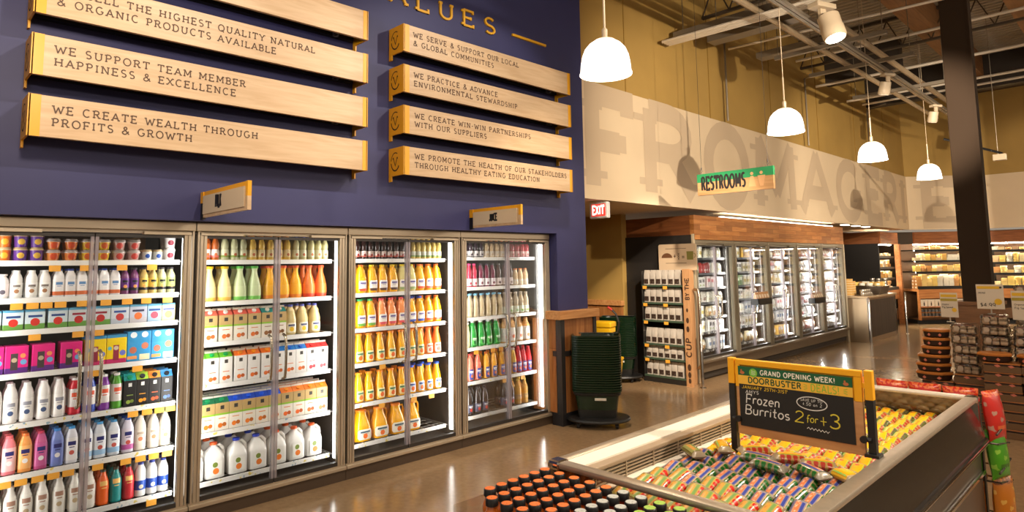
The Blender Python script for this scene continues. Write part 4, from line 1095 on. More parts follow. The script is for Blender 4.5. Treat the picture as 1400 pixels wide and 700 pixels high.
add('gr_green', 'bright green juice bottle', .092, bottle('gr_green', 'juice_bottle', 'bottle', 'oj', .092, .262, (40, 150, 60), (236, 238, 232), ((.08, .40), (84, 176, 84), (30, 110, 50), (220, 236, 214)), capr=.02))
add('og_label', 'orange-dot labelled juice bottle', .092, bottle('og_label', 'juice_bottle', 'bottle', 'round', .092, .250, (226, 170, 100), (206, 150, 90), ((.06, .62), (244, 236, 226), (236, 110, 50), None), capr=.02))
for k, d_, c, cp in (('vt_pink', 'pink vegetable juice bottle', (236, 120, 96), (226, 80, 70)), ('vt_orange', 'orange vegetable juice bottle', (240, 170, 50), (240, 130, 40)), ('vt_white', 'white-capped vegetable juice bottle', (236, 190, 90), (240, 236, 226)), ('vt_red', 'red vegetable juice bottle', (206, 40, 50), (206, 40, 50))):
    add(k, d_, .076, bottle(k, 'juice_bottle', 'bottle', 'oj', .076, .266, c, cp, ((.05, .44), (50, 70, 150), (240, 120, 60), (230, 226, 226)), capr=.018))
add('cola_dark', 'dark bottled drink', .082, bottle('cola_dark', 'drink_bottle', 'bottle', 'pet', .082, .262, (36, 26, 26), (44, 40, 42), ((.10, .40), (60, 60, 84), (206, 60, 50), (190, 190, 196)), capr=.016))
add('cola_amber', 'amber bottled drink', .082, bottle('cola_amber', 'drink_bottle', 'bottle', 'pet', .082, .262, (206, 150, 50), (240, 206, 70), ((.22, .40), (190, 150, 90), None, (120, 100, 60)), capr=.016))
SPEC=[
 (1,1,[('dip_orange',[0.442,0.522]),('dip_purple',[0.605,0.691]),('fruit_peach',[0.767,0.862]),('fruit_yellow',[0.955,1.047]),('fruit_pink',[1.137,1.226]),('yog_blue',[1.308,1.378]),('tub_red',[1.483]),]),
 (1,2,[('wide_white',[0.439,0.519]),('keffir_white',[0.587,0.664,0.731]),('carton_blue',[0.804,0.871,0.936,1.006,1.069,1.129]),('drink_purple',[1.186,1.248]),('drink_gold',[1.307,1.368]),('drink_pale',[1.434,1.492]),]),
 (1,3,[('pack_apple',[0.471,0.580,0.689,0.807]),('pack_red',[0.918,1.041]),('pack_blue',[1.152]),('pack_orange',[1.285]),('pack_sky',[1.405]),('pack_cream',[1.500]),]),
 (1,4,[('box_pink',[0.488,0.608,0.741,0.888]),('box_yellow',[1.030,1.157]),('pouch_blue',[1.308,1.461]),]),
 (1,5,[('kefir_tall',[0.516,0.593,0.673,0.758,0.838]),('kefir_red',[0.921]),('kefir_blue',[1.005]),('kefir_purple',[1.088]),('kefir_green',[1.165]),('carton_teal',[1.257]),('carton_lime',[1.337]),('carton_orange',[1.416]),('carton_sky',[1.491]),]),
 (1,6,[('shake_pink',[0.523,0.600]),('shake_orange',[0.679]),('shake_magenta',[0.756]),('shake_blue',[0.840]),('shake_navy',[0.917]),('shake_white',[0.997,1.071,1.151]),('shake_violet',[1.233]),('shake_cream',[1.308,1.390,1.469]),]),
 (1,7,[('nog_white',[0.543,0.620,0.696,0.777,0.864,0.946,1.030]),('tea_orange',[1.113]),('tea_teal',[1.202]),('tea_red',[1.284]),('milk_label',[1.369,1.447,1.508]),]),
 (2,1,[('jc_amber',[1.710,1.767]),('jc_clear',[1.837,1.908,1.975]),('jc_yellow',[2.049,2.118,2.189,2.262,2.329]),('jc_blue',[2.404,2.468,2.540,2.606,2.680]),]),
 (2,2,[('cf_lemon',[1.738,1.850]),('cf_lime',[1.965,2.078]),('cf_orange',[2.201,2.310,2.416]),('cf_red',[2.538,2.650]),]),
 (2,3,[('ct_red',[1.742,1.853,1.962,2.069]),('ct_teal',[2.173,2.274]),('jg_blue',[2.372,2.473,2.582]),]),
 (2,4,[('cw_green',[1.674,1.764,1.862]),('cw_orange',[1.970,2.071,2.175]),('cw_blue',[2.281,2.382,2.479]),('cw_red',[2.581,2.687]),]),
 (2,5,[('ct_green',[1.670,1.761,1.860]),('ct_blue',[1.968,2.074,2.182,2.283]),('ct_orange',[2.373,2.476,2.577,2.682]),]),
 (2,6,[('gal_orange',[1.653]),('gal_orange',[1.811]),('gal_blue',[1.976,2.126]),('gal_orange',[2.283,2.434,2.586]),]),
 (3,1,[('jb_dark',[2.991,3.043,3.095,3.156,3.226,3.296,3.376,3.449,3.516]),('jb_gold',[3.583,3.651,3.720,3.791,3.862,3.935]),]),
 (3,2,[('oj_orange',[3.023]),('oj_yellow',[3.135,3.242,3.353]),('oj_clear',[3.474,3.591]),('oj_orange',[3.685,3.798,3.906]),]),
 (3,3,[('oj_green',[3.018,3.122]),('oj_pink',[3.236,3.338,3.450]),('oj_blue',[3.565,3.675]),('oj_orange',[3.788,3.904]),]),
 (3,4,[('tr_orange',[3.006,3.109,3.222,3.339,3.450,3.565,3.683]),('tr_ruby',[3.795,3.910]),]),
 (3,5,[('tr_orange',[3.009,3.111,3.224,3.340,3.451]),('tr_blue',[3.573,3.682,3.793,3.899]),]),
 (3,6,[('big_oj',[2.877,3.055,3.233,3.411,3.581]),]),
 (4,1,[('sm_dark',[4.297,4.367,4.438]),('sm_peach',[4.510,4.583,4.658,4.733,4.810]),('sm_rose',[4.887,4.966,5.047,5.117]),]),
 (4,2,[('sm_pink',[4.274,4.344]),('sm_purple',[4.434,4.516,4.600]),('sm_brown',[4.685,4.771,4.859]),('sm_peach',[4.937,5.017,5.097]),]),
 (4,3,[('wt_blue',[4.280,4.359,4.439,4.532,4.615,4.700]),('sm_green',[4.775,4.852,4.941,5.020,5.100]),]),
 (4,4,[('gr_pale',[4.247]),('gr_green',[4.325,4.435,4.537,4.651]),('og_label',[4.769,4.878,4.989,5.103]),]),
 (4,5,[('vt_pink',[4.282,4.385]),('vt_orange',[4.500,4.603,4.719]),('vt_white',[4.815,4.903]),('vt_red',[4.969,5.048,5.128]),]),
 (4,6,[('cola_dark',[4.268,4.375,4.474]),('cola_dark',[4.754,4.851]),('cola_amber',[4.960,5.061]),]),
]
# ---------------------------------------------------------------- stock the shelves
SHN = {1: 7, 2: 6, 3: 6, 4: 6}
ROWN = ('front row', 'second row', 'third row')
for b, s, runs in SPEC:
    cnt = {}
    z = SHZ[b][s-1]-.004
    flat = [[k, y, K[k][1]] for k, ys in runs for y in ([2.975+.0675*i for i in range(9)] if k == 'jb_dark' else ys)]
    lim = BAYS[b][1]-.056
    for it in reversed(flat):
        it[1] = min(it[1], lim-it[2]/2-.001); lim = it[1]-it[2]/2-.001
    lim = BAYS[b][0]+.036
    for it in flat:
        it[1] = max(it[1], lim+it[2]/2+.001); lim = it[1]+it[2]/2+.001
    for k, ys in [(k, [y]) for k, y, _w in flat]:
        desc, w_, pr, rows, st = K[k]
        d_ = max(v.co.x for v in pr.root.vertices)*2+.006
        for y in ys:
            i = cnt[k] = cnt.get(k, -1)+1
            for r in range(rows):
                if b == 3 and s == 6 and i > 3 and r > 0: continue
                for q in range(2 if st else 1):
                    x = -4.966-d_/2-r*(d_+.004)
                    yy = y
                    lay = '' if not st else (' lower', ' upper')[q]
                    pr.put((x, yy, z+q*st), '%s%s, %s from the near end, %s, %s shelf, %s' % (lay.strip()+' ' if lay else '', desc, ordw(i), ROWN[r], ORD[s-1], COOLERS[b]) if True else '',
                           '%s stock, %s shelf' % (COOLERS[b], ORD[s-1]), (0, 0, random.uniform(-.06, .06) if pr.cat not in ('pack', 'box', 'carton') else 0))

# brown cartons at the back of the yogurt cooler's top shelf
kb = Proto('cardboard_box', 'box', MB().box(-.07, -.13, 0, .07, .13, .165, .003).mesh('cardboard_box', printed('cardboard', (142, 104, 70), [('rect', -.09, -.02, .11, .15, (226, 222, 214)), ('disc', .03, .12, .012, (50, 36, 26)), ('disc', .08, .12, .012, (50, 36, 26))], .7)))
for i, y in enumerate((.66, .94, 1.22)):
    kb.put((-5.27, y, 1.776), 'brown cardboard box behind the cups, %s from the near end, top shelf, yogurt cooler' % ORD[i], 'boxes behind the yogurt cups')
# ================================================================ dairy cases along the pale band
rng = random.Random(21)
struct('trim_7', MB().box(-4.80, 8.33, 2.03, -4.735, 14.46, 2.385), BUTCHER)
struct('trim_8', MB().box(-6.0, 8.332, 2.10, -4.80, 8.37, 2.385), wood('walnut_board', (110, 62, 30), (134, 80, 42), 'X', .5))
struct('trim_9', MB().box(-6.0, 8.30, 0.0, -4.765, 8.345, 2.10), M('charcoal_panel', (34, 30, 27), .6))
struct('trim_10', MB().box(-4.765, 8.295, 0.0, -4.735, 8.345, 2.11).box(-4.765, 14.45, 0, -4.735, 14.48, 2.03), M('corner_strip', (206, 190, 160), .35, .4))
struct('trim_11', MB().box(-5.7, 14.46, 0, -4.77, 14.49, 2.03), M('grey_steel_panel', (150, 132, 108), .3, .6))
BLKRAIL = printed('dark_rail', (34, 32, 30), [('speck', -1, 1, 20, .56, (206, 204, 196))], .4, front=False)
DSH = [.40, .66, .88, 1.10, 1.32, 1.54, 1.77]
for k in range(5):
    cooler(8.35+1.22*k, 9.57+1.22*k, -4.75, 'glass-door dairy case with wooden header, %s from the coffee rack' % ORD[k], 'glass-door dairy cases', DSH, name='dairy_case', ztop=2.03, zbot=.27, zdoor=(.31, 1.95), led=0, watts=24, framem=M('grey_frame', (142, 132, 112), .4, .4), xr=-.14, railm=BLKRAIL, kick=(-.2, -.09))
o = MB().box(-4.80, 8.35, .255, -4.70, 14.45, .30, .012).box(-4.84, 8.35, .12, -4.765, 14.45, .255).build('bumper_rail', M('grey_bumper', (120, 104, 84), .4, .3))
o['kind'] = 'structure'
# small goods
def smallp(key, shape, w_, h_, c, c2, c3):
    if shape == 'box':
        return Proto('boxed_tub', 'food pack', MB().box(-.035, -w_/2, 0, .035, w_/2, h_, .004).mesh('boxed_tub', printed('dg_'+key, c, [('rect', -w_*.35, w_*.35, h_*.5, h_*.8, c2), ('disc', 0, h_*.25, w_*.2, c3)], .35)))
    if shape == 'tub':
        return Proto('food_tub', 'tub', MB().lathe([(w_*.40, 0), (w_*.46, h_*.85), (w_*.5, h_*.86), (w_*.5, h_)], 12).mesh('food_tub', printed('dg_'+key, c, [('band', h_*.85, h_*1.1, c2), ('rect', -w_*.3, w_*.3, h_*.3, h_*.6, c3)], .35), 40))
    if shape == 'pouch':
        p = MB()
        n = 6
        for j in range(n+1):
            zz = h_*j/n
            t_ = .028*math.sin(PI*min(1, (j+.15)/n*1.02))*.9+.002
            p.v += [(t_, -w_/2, zz), (t_*1.3, 0, zz), (t_, w_/2, zz), (-t_, w_/2, zz), (-t_*1.3, 0, zz), (-t_, -w_/2, zz)]
        for j in range(n):
            for i in range(6):
                i2 = (i+1) % 6
                p.f.append((6*j+i, 6*j+i2, 6*j+6+i2, 6*j+6+i)); p.mi.append(0)
        p.f += [(0, 1, 2, 3, 4, 5), tuple(6*n+i for i in range(6))]; p.mi += [0, 0]
        return Proto('food_pouch', 'pouch', p.mesh('food_pouch', printed('dg_'+key, c, [('rect', -w_*.35, w_*.35, h_*.5, h_*.8, c2), ('disc', 0, h_*.3, w_*.25, c3)], .25), 60))
    return bottle('dg_'+key, 'dairy_bottle', 'bottle', 'kefir', w_, h_, c, c2, (c, c3, None), capr=w_*.3)
DG = {
 'cream tub': smallp('a', 'tub', .105, .095, (238, 230, 206), (244, 244, 240), (190, 170, 90)),
 'white tub': smallp('b', 'tub', .095, .105, (240, 240, 236), (210, 216, 220), (90, 120, 160)),
 'green bottle': smallp('c', 'bottle', .07, .165, (150, 176, 70), (50, 60, 50), (226, 226, 206)),
 'red bottle': smallp('d', 'bottle', .07, .165, (150, 40, 36), (40, 36, 36), (226, 206, 190)),
 'white carton': smallp('e', 'box', .085, .16, (240, 238, 230), (60, 60, 60), (170, 190, 110)),
 'yellow pack': smallp('f', 'box', .10, .12, (240, 190, 90), (244, 236, 220), (200, 120, 50)),
 'silver pouch': smallp('g', 'pouch', .12, .165, (200, 194, 182), (226, 220, 206), (130, 90, 70)),
 'brown pouch': smallp('h', 'pouch', .12, .15, (170, 120, 90), (236, 226, 206), (196, 60, 50)),
 'sage pack': smallp('i', 'box', .11, .085, (130, 160, 104), (220, 226, 200), (100, 130, 80)),
 'pale bottle': smallp('j', 'bottle', .072, .17, (236, 232, 214), (60, 60, 60), (206, 190, 130)),
 'beige pouch': smallp('k', 'pouch', .13, .14, (226, 206, 160), (244, 240, 226), (206, 150, 70)),
 'pink pack': smallp('l', 'box', .095, .10, (226, 206, 200), (206, 70, 80), (240, 236, 230)),
}
WID = {'cream tub': .108, 'white tub': .098, 'green bottle': .074, 'red bottle': .074, 'white carton': .088, 'yellow pack': .104, 'silver pouch': .124, 'brown pouch': .124, 'sage pack': .114, 'pale bottle': .076, 'beige pouch': .134, 'pink pack': .099}
PLAN = [
 [['beige pouch', 'white tub'], ['cream tub', 'white carton'], ['cream tub', 'beige pouch'], ['silver pouch', 'pale bottle'], ['white carton', 'pink pack'], ['green bottle', 'red bottle', 'pale bottle'], ['cream tub', 'pale bottle']],
 [['beige pouch', 'beige pouch'], ['silver pouch', 'cream tub'], ['pale bottle', 'white tub'], ['white carton', 'pale bottle'], ['sage pack', 'cream tub'], ['white carton', 'cream tub'], ['cream tub', 'yellow pack']],
 [['beige pouch', 'yellow pack'], ['beige pouch', 'white tub'], ['pale bottle', 'pink pack'], ['cream tub', 'silver pouch'], ['cream tub', 'beige pouch'], ['pink pack', 'beige pouch'], ['pale bottle', 'brown pouch']],
 [['silver pouch', 'brown pouch'], ['brown pouch', 'silver pouch'], ['pink pack', 'brown pouch'], ['brown pouch', 'silver pouch'], ['sage pack', 'silver pouch'], ['beige pouch', 'silver pouch'], ['beige pouch', 'brown pouch']],
 [['silver pouch', 'silver pouch'], ['silver pouch', 'brown pouch'], ['silver pouch', 'silver pouch'], ['silver pouch', 'brown pouch'], ['silver pouch', 'silver pouch'], ['brown pouch', 'silver pouch'], ['silver pouch', 'brown pouch']],
]
for k in range(5):
    for s in range(7):
        y = 8.35+1.22*k+.075; end = 8.35+1.22*(k+1)-.09
        kinds = PLAN[k][s]; cnt = {}
        span = (end-y)/len(kinds)
        for q, kd in enumerate(kinds):
            hi = y+span
            while y+WID[kd] <= hi+1e-6:
                i = cnt[kd] = cnt.get(kd, -1)+1
                DG[kd].put((-4.75-.14-.008-max(v.co.x for v in DG[kd].root.vertices)-rng.uniform(0, .012), y+WID[kd]/2, DSH[s]-.004), '%s, %s from the near end, %s shelf up, %s dairy case' % (kd, ordw(i), ORD[s], ORD[k]), '%s dairy case stock' % ORD[k], (0, 0, 0), (1, 1, (.172-.02*rng.random())/max(v.co.z for v in (list(DG[kd].root.vertices)+[q for _, pm in DG[kd].parts for q in pm.vertices]))))
                y += WID[kd]+.004
            y = max(y, hi)
# wire clip baskets hung on the case doors
for (y, z, lab) in ((10.27, 1.00, 'second and third'), (12.63, .90, 'fourth and fifth')):
    t = thing('clip_basket', 'black clip basket hung on the posts between the %s dairy cases' % lab, 'basket', (-4.735, y, z))
    W = .25
    MB().box(0, -W, 0, .13, W, .012).box(.118, -W, .012, .13, W, .10).box(0, -W, .012, .012, W, .10).box(0, -W, .012, .13, -W+.012, .10).box(0, W-.012, .012, .13, W, .10).build('tray', BLACK, t)
    MB().box(-.012, -.02, .0, .0, .02, .22).build('hanger', BLACK, t)
    pr = smallp('clip%d' % int(y), 'pouch', .09, .19, (190, 140, 96) if y < 11 else (160, 130, 110), (226, 206, 176), (150, 84, 50))
    for i in range(5):
        pr.put((-4.735+.065, y-.19+.095*i, z+.0125), 'brown snack pouch, %s in the clip basket by the %s dairy cases' % (ORD[i], lab), 'snack pouches in clip baskets')

# lights under the soffit
COVE = M('cove_lamp', (255, 240, 214), .4, emit=7, ecol=(1, .90, .74))
o = MB().box(-4.90, 9.4, 2.39, -4.84, 14.2, 2.415).build('cove_strip', COVE)
tag(o, 'long glowing cove light lying on top of the wooden dairy header', 'light strip')
for i, y in enumerate((14.9, 15.6, 16.3)):
    o = MB().box(-4.92, y, 2.455, -4.80, y+.22, 2.469).build('recessed_light', M('downlight', (255, 245, 226), .4, emit=6, ecol=(1, .92, .78)))
    tag(o, 'small recessed soffit light, %s past the dairy cases' % ORD[i], 'light', 'recessed lights in the soffit')

# ---------------------------------------------------------------- bumper posts
for (x, y, lab, h) in ((-4.53, 8.02, 'beside the coffee rack at the dairy corner', .86), (-4.30, 14.36, 'at the near corner of the cheese counter', .93), (-4.25, 16.75, 'at the far corner of the cheese counter', .95)):
    t = thing('bumper_post', 'shiny steel bumper post '+lab, 'post', (x, y, 0), 0, 'steel bumper posts')
    MB().lathe([(.022, .008), (.022, h-.01), (.014, h)], 14).build('post_tube', CHROME, t, 40)
    MB().lathe([(.05, 0), (.05, .006), (.03, .012)], 16).build('floor_flange', CHROME, t, 40)
o = MB().tube([(-4.70, 8.20, 1.32), (-4.62, 8.16, 1.31), (-4.60, 8.15, 1.24), (-4.60, 8.15, .36), (-4.62, 8.17, .27), (-4.70, 8.24, .22)], .022, 10).build('corner_guard', STEEL, None, 50)
tag(o, 'bent steel tube guarding the near corner of the dairy cases', 'guard rail')

# ---------------------------------------------------------------- coffee rack
t = thing('coffee_rack', 'dark display rack of silver coffee bags with a wooden side board', 'display rack', (-5.05, 8.13, 0))
RZ = [.094, .342, .544, .877, 1.13, 1.379]
W = .40
MB().box(-W, -.13, 0, W-.10, .13, .085).build('base', M('rack_black', (36, 33, 30), .5), t)
MB().box(-W, .11, .085, W-.10, .13, 1.60).box(-W, -.125, .085, -W+.012, .11, 1.58).build('back_panel', M('rack_black', (36, 33, 30), .5), t)
GSH = M('rack_green', (66, 84, 66), .5)
for i, z in enumerate(RZ):
    s_ = MB().box(-W+.012, -.13, z-.012, W-.10, .11, z).box(-W+.012, -.135, z-.022, W-.10, -.13, z+.006).build('shelf', GSH, t)
    if i:
        for xx in ((-.37, -.03)):
            MB().box(xx, -.138, z-.055, xx+.07, -.1355, z-.012).build('price_tag', TAGM, s_)
MB().box(W-.10, -.15, 0, W+.01, -.125, 1.61).box(W-.10, -.125, 0, W-.085, .13, 1.6).build('side_board', wood('rack_board', (176, 128, 84), (200, 152, 106), 'Z', .55), t)
a = MB(); lettering(a, 'CUP', (W-.005, -.1515, .40), (0, 0, 1), (-1, 0, 0), .075, .26, .24, 0)
lettering(a, 'BY THE', (W-.005, -.1515, 1.18), (0, 0, 1), (-1, 0, 0), .06, .30, .24, 0)
for (zz, r_) in ((.16, .03), (.26, .034), (.78, .03), (.90, .028), (1.04, .02), (.08, .025)):
    a.add([(W-.045+r_*math.cos(q)*.8, -.1515, zz+r_*1.4*math.sin(q)) for q in [i*PI/6 for i in range(12)]], [tuple(range(12))])
a.build('printed_words', M('brown_print', (70, 46, 30), .6), t)
hc = MB().prism([(p[0], p[1]) for p in [(-.22, 1.59), (W+.0, 1.59), (W+.0, 1.95), (W-.02, 1.97), (-.20, 1.97), (-.22, 1.95)]], .085, .093, 'y').build('header_card', M('oat_card', (206, 180, 148), .6), t)
a = MB()
def dsc(mb, cx, cz, rx, rz, y, a0=0, a1=360): mb.add([(p[0], y, p[1]) for p in ar(cx, cz, rx, rz, a0, a1, 16)], [tuple(range(17))])
dsc(a, -.08, 1.77, .09, .07, .0845, 0, 180)
a.build('bean_heap_print', M('bean_brown', (110, 72, 44), .6), hc)
a = MB(); lettering(a, '+', (.03, .084, 1.77), (1, 0, 0), (0, 0, 1), .05, .04, .2)
for q in range(3): lettering(a, 'X', (.10, .084, 1.74+.034*q), (1, 0, 0), (0, 0, 1), .03, .03, .2)
a.add([(.17, .084, 1.785), (.21, .084, 1.785), (.21, .084, 1.795), (.17, .084, 1.795)], [(0, 1, 2, 3)]).add([(.17, .084, 1.765), (.21, .084, 1.765), (.21, .084, 1.775), (.17, .084, 1.775)], [(0, 1, 2, 3)])
for zz in (1.90, 1.69): a.add([(-.10, .084, zz), (.24, .084, zz), (.24, .084, zz+.006), (-.10, .084, zz+.006)], [(0, 1, 2, 3)])
a.build('print_marks', M('brown_print', (70, 46, 30), .6), hc)
a = MB().add([(.25, .084, 1.74), (.35, .084, 1.74), (.355, .084, 1.86), (.245, .084, 1.86)], [(0, 1, 2, 3)])
ribbon(a, [(p[0], p[1]) for p in ar(.36, 1.80, .025, .03, -90, 90)], .010, lambda p: Vector((p[0], .084, p[1])))
a.build('cup_print', M('cup_olive', (128, 122, 60), .6), hc)
# bags: gusseted foil pouch with a dark label
def foilbag(w_, h_, d_):
    p = MB(); n = 9
    for j in range(n+1):
        q = j/n
        tt = d_/2*(1-.12*q) if q < .62 else d_/2*max(.05, .92*(1-(q-.62)/.34))
        ww = w_/2*(1-.06*math.sin(q*PI))*(1.0 if q < .9 else .93)
        zz = h_*q
        jt = .006*math.sin(j*2.3)
        p.v += [(-ww, -tt*.8, zz), (-ww*.3, -tt-jt, zz), (ww*.35, -tt+jt, zz), (ww, -tt*.8, zz), (ww*.94, 0, zz), (ww, tt*.8, zz), (0, tt, zz), (-ww, tt*.8, zz), (-ww*.94, 0, zz)]
    for j in range(n):
        for i in range(9):
            i2 = (i+1) % 9
            p.f.append((9*j+i, 9*j+i2, 9*j+9+i2, 9*j+9+i)); p.mi.append(0)
    p.f += [tuple(range(9)), tuple(9*n+i for i in range(9))]; p.mi += [0, 0]
    return p
FOIL = M('silver_foil', (222, 212, 198), .30, .30, bump=.5, nscale=26)
lab_ = MB().box(-.034, -.0375, .016, .034, -.0345, .068).mesh('bag_label', printed('coffee_label', (60, 44, 36), [('rect', -.028, .028, .022, .040, (120, 96, 74))], .5, axis='X', front=False))
bagp = Proto('coffee_bag', 'bag', foilbag(.098, .168, .066).mesh('coffee_bag', FOIL, 50), [('bag_label', lab_)])
for i, z in enumerate(RZ):
    for k in range(6):
        bagp.put((-5.05-W+.075+.1015*k, 8.06+rng.uniform(-.006, .006), z+.0005), 'silver coffee bag, %s from the basket stack, %s rack shelf up' % (ORD[k], ORD[i]), 'silver bags on the coffee rack', (0, 0, rng.uniform(-.07, .07)), (1, 1, (1.22, 1.04, 1.32, 1.24, 1.24, 1.3)[i]))

# ---------------------------------------------------------------- stacked shopping baskets
BGREEN = M('basket_green', (12, 38, 21), .26)
BBLACK = M('basket_black', (24, 25, 24), .4)
def basket_mesh(hx, hy, h):
    p = MB(); N = 28
    def ring(sx, sy, z):
        out = []
        for i in range(N):
            a = 2*PI*i/N; c, s_ = math.cos(a), math.sin(a)
            q = (abs(c)**5+abs(s_)**5)**(-1/5)
            out.append((c*q*sx, s_*q*sy, z))
        return out
    prof_ = [(hx*.80, hy*.80, 0), (hx*.90, hy*.90, h*.86), (hx*.985, hy*.985, h*.90), (hx, hy, h*.92), (hx, hy, h*.985), (hx*.97, hy*.97, h), (hx*.93, hy*.93, h*.985), (hx*.90, hy*.90, h*.90), (hx*.79, hy*.79, .008)]
    for a in prof_: p.v += ring(*a)
    k = len(prof_)
    for j in range(k-1):
        for i in range(N):
            i2 = (i+1) % N
            p.f.append((N*j+i, N*j+i2, N*j+N+i2, N*j+N+i)); p.mi.append(0)
    p.f += [tuple(reversed(range(N))), tuple(N*(k-1)+i for i in range(N))]; p.mi += [0, 0]
    return p
bm_g = basket_mesh(.262, .185, .20).mesh('basket_rim', BGREEN, 40)
hand = MB().tube([(-.25, .10, .192), (-.24, .13, .198), (0, .15, .198), (.24, .13, .198), (.25, .10, .232)], .006, 6).mesh('handle', BBLACK, 40)
for si, (x, y, rz, n, lab) in enumerate(((-4.35, 5.50, .62, 25, 'by the wood pier'), (-5.72, 7.76, .5, 24, 'by the coffee rack'))):
    d = thing('basket_dolly', 'round black wheeled dolly under the green basket stack '+lab, 'dolly', (x, y, 0), rz, 'dollies under the basket stacks')
    MB().lathe([(.27, .055), (.315, .06), (.325, .075), (.315, .092), (.28, .10)], 32, ex=1.06, ey=.80).build('deck', BLACK, d, 40)
    for (wx, wy) in ((-.2, -.14), (.2, -.14), (-.2, .14), (.2, .14)):
        MB().tube([(wx-.014, wy, .028), (wx+.014, wy, .028)], .028, 12).box(wx-.02, wy-.012, .03, wx+.02, wy+.012, .057).build('caster', BLACK, d)
    for i in range(n):
        z = .101+(.06+.0245*i if i else 0)
        o = bpy.data.objects.new('shopping_basket', bm_g if i else basket_mesh(.25, .176, .26).mesh('basket_body', BBLACK, 40))
        COL.objects.link(o); o.location = (x, y, z); o.rotation_euler = (0, 0, rz)
        tag(o, '%s shopping basket, %s from the bottom of the stack %s' % ('dark green' if i else 'black', ordw(i), lab), 'basket', 'green shopping baskets in two stacks')
        if i == n-1:
            c = bpy.data.objects.new('handle', hand); COL.objects.link(c); c.parent = o
        if i == 0:
            MB().box(-.02, -.172, .185, .10, -.164, .21).build('tag_sticker', M('sticker', (206, 200, 186), .5), o)
# yellow mop bucket
t = thing('mop_bucket', 'yellow mop bucket with a dark handle behind the basket stack', 'bucket', (-5.36, 6.95, 0), .3)
BY = M('bucket_yellow', (244, 190, 24), .4)
MB().lathe([(.15, .07), (.155, .075), (.19, .42), (.20, .43), (.20, .45), (.185, .45), (.15, .09)], 20, sq=.5, ex=1.2).build('tub', BY, t, 40)
MB().box(-.12, -.10, .45, .13, .10, .70, .02).box(-.13, -.11, .70, .14, .11, .775, .015).box(-.125, -.105, .785, .135, .105, .85, .012).box(-.14, -.115, .855, .145, .115, .93, .015).build('wringer', BY, t)
MB().tube([(.145, 0, .74), (.20, 0, .80), (.22, 0, .92), (.18, 0, 1.03), (.13, 0, 1.08)], .014, 8).build('lever', BLACK, t)
MB().tube([(.13, 0, 1.08), (.07, 0, 1.12)], .017, 8).build('grip', M('grip_red', (170, 40, 34), .5), t)
for (wx, wy) in ((-.15, -.12), (.15, -.12), (-.15, .12), (.15, .12)):
    MB().tube([(wx-.012, wy, .032), (wx+.012, wy, .032)], .032, 12).box(wx-.014, wy-.01, .03, wx+.014, wy+.01, .078).build('caster', BLACK, t)

# ---------------------------------------------------------------- cheese alcove, counter and wall cases
CHAR = M('charcoal_panel', (34, 30, 27), .6)
WAL = wood('walnut_x', (126, 72, 34), (160, 98, 52), 'X', .5)
WALY = wood('walnut_y', (150, 90, 44), (190, 122, 66), 'Y', .5)
struct('trim_12', MB().box(-6.6, 17.90, 0, -5.05, 17.95, 2.10), CHAR)
struct('trim_13', MB().box(-6.6, 17.88, 2.10, -5.03, 17.95, 2.40), WAL)
struct('trim_14', MB().box(-5.06, 17.95, 2.10, -5.0, 19.45, 2.40), WALY)
struct('trim_15', MB().box(-5.06, 19.28, .0, -4.94, 19.40, 2.10), WALY)
PACKC = [(236, 206, 130), (244, 226, 176), (226, 180, 96), (240, 234, 214), (206, 150, 84), (230, 196, 150), (246, 214, 120)]
def wedge(w_, d_, h_):
    return MB().prism([(-w_/2, -d_/2), (w_/2, -d_/2), (w_*.12, d_/2), (-w_*.12, d_/2)], 0, h_, 'z')
CH = []
for i, c in enumerate(PACKC):
    m = printed('cheese_%d' % i, c, [('rect', -.03, .03, .02, .055, (246, 240, 228))], .35, axis='Y', front=False)
    CH.append((('cheese wedge', Proto('cheese_wedge', 'cheese', wedge(.13, .10, .075).mesh('cheese_wedge', m))),
               ('cheese block', Proto('cheese_block', 'cheese', MB().box(-.065, -.045, 0, .065, .045, .085, .006).mesh('cheese_block', m))),
               ('cheese wheel', Proto('round_cheese', 'cheese', MB().lathe([(.058, 0), (.066, .006), (.066, .054), (.058, .06)], 16).mesh('round_cheese', m, 40)))))
CNAME = ['golden', 'pale', 'amber', 'white', 'tan', 'beige', 'yellow']
GLOW = M('shelf_lamp', (255, 232, 190), .4, emit=60, ecol=(1, .87, .64))
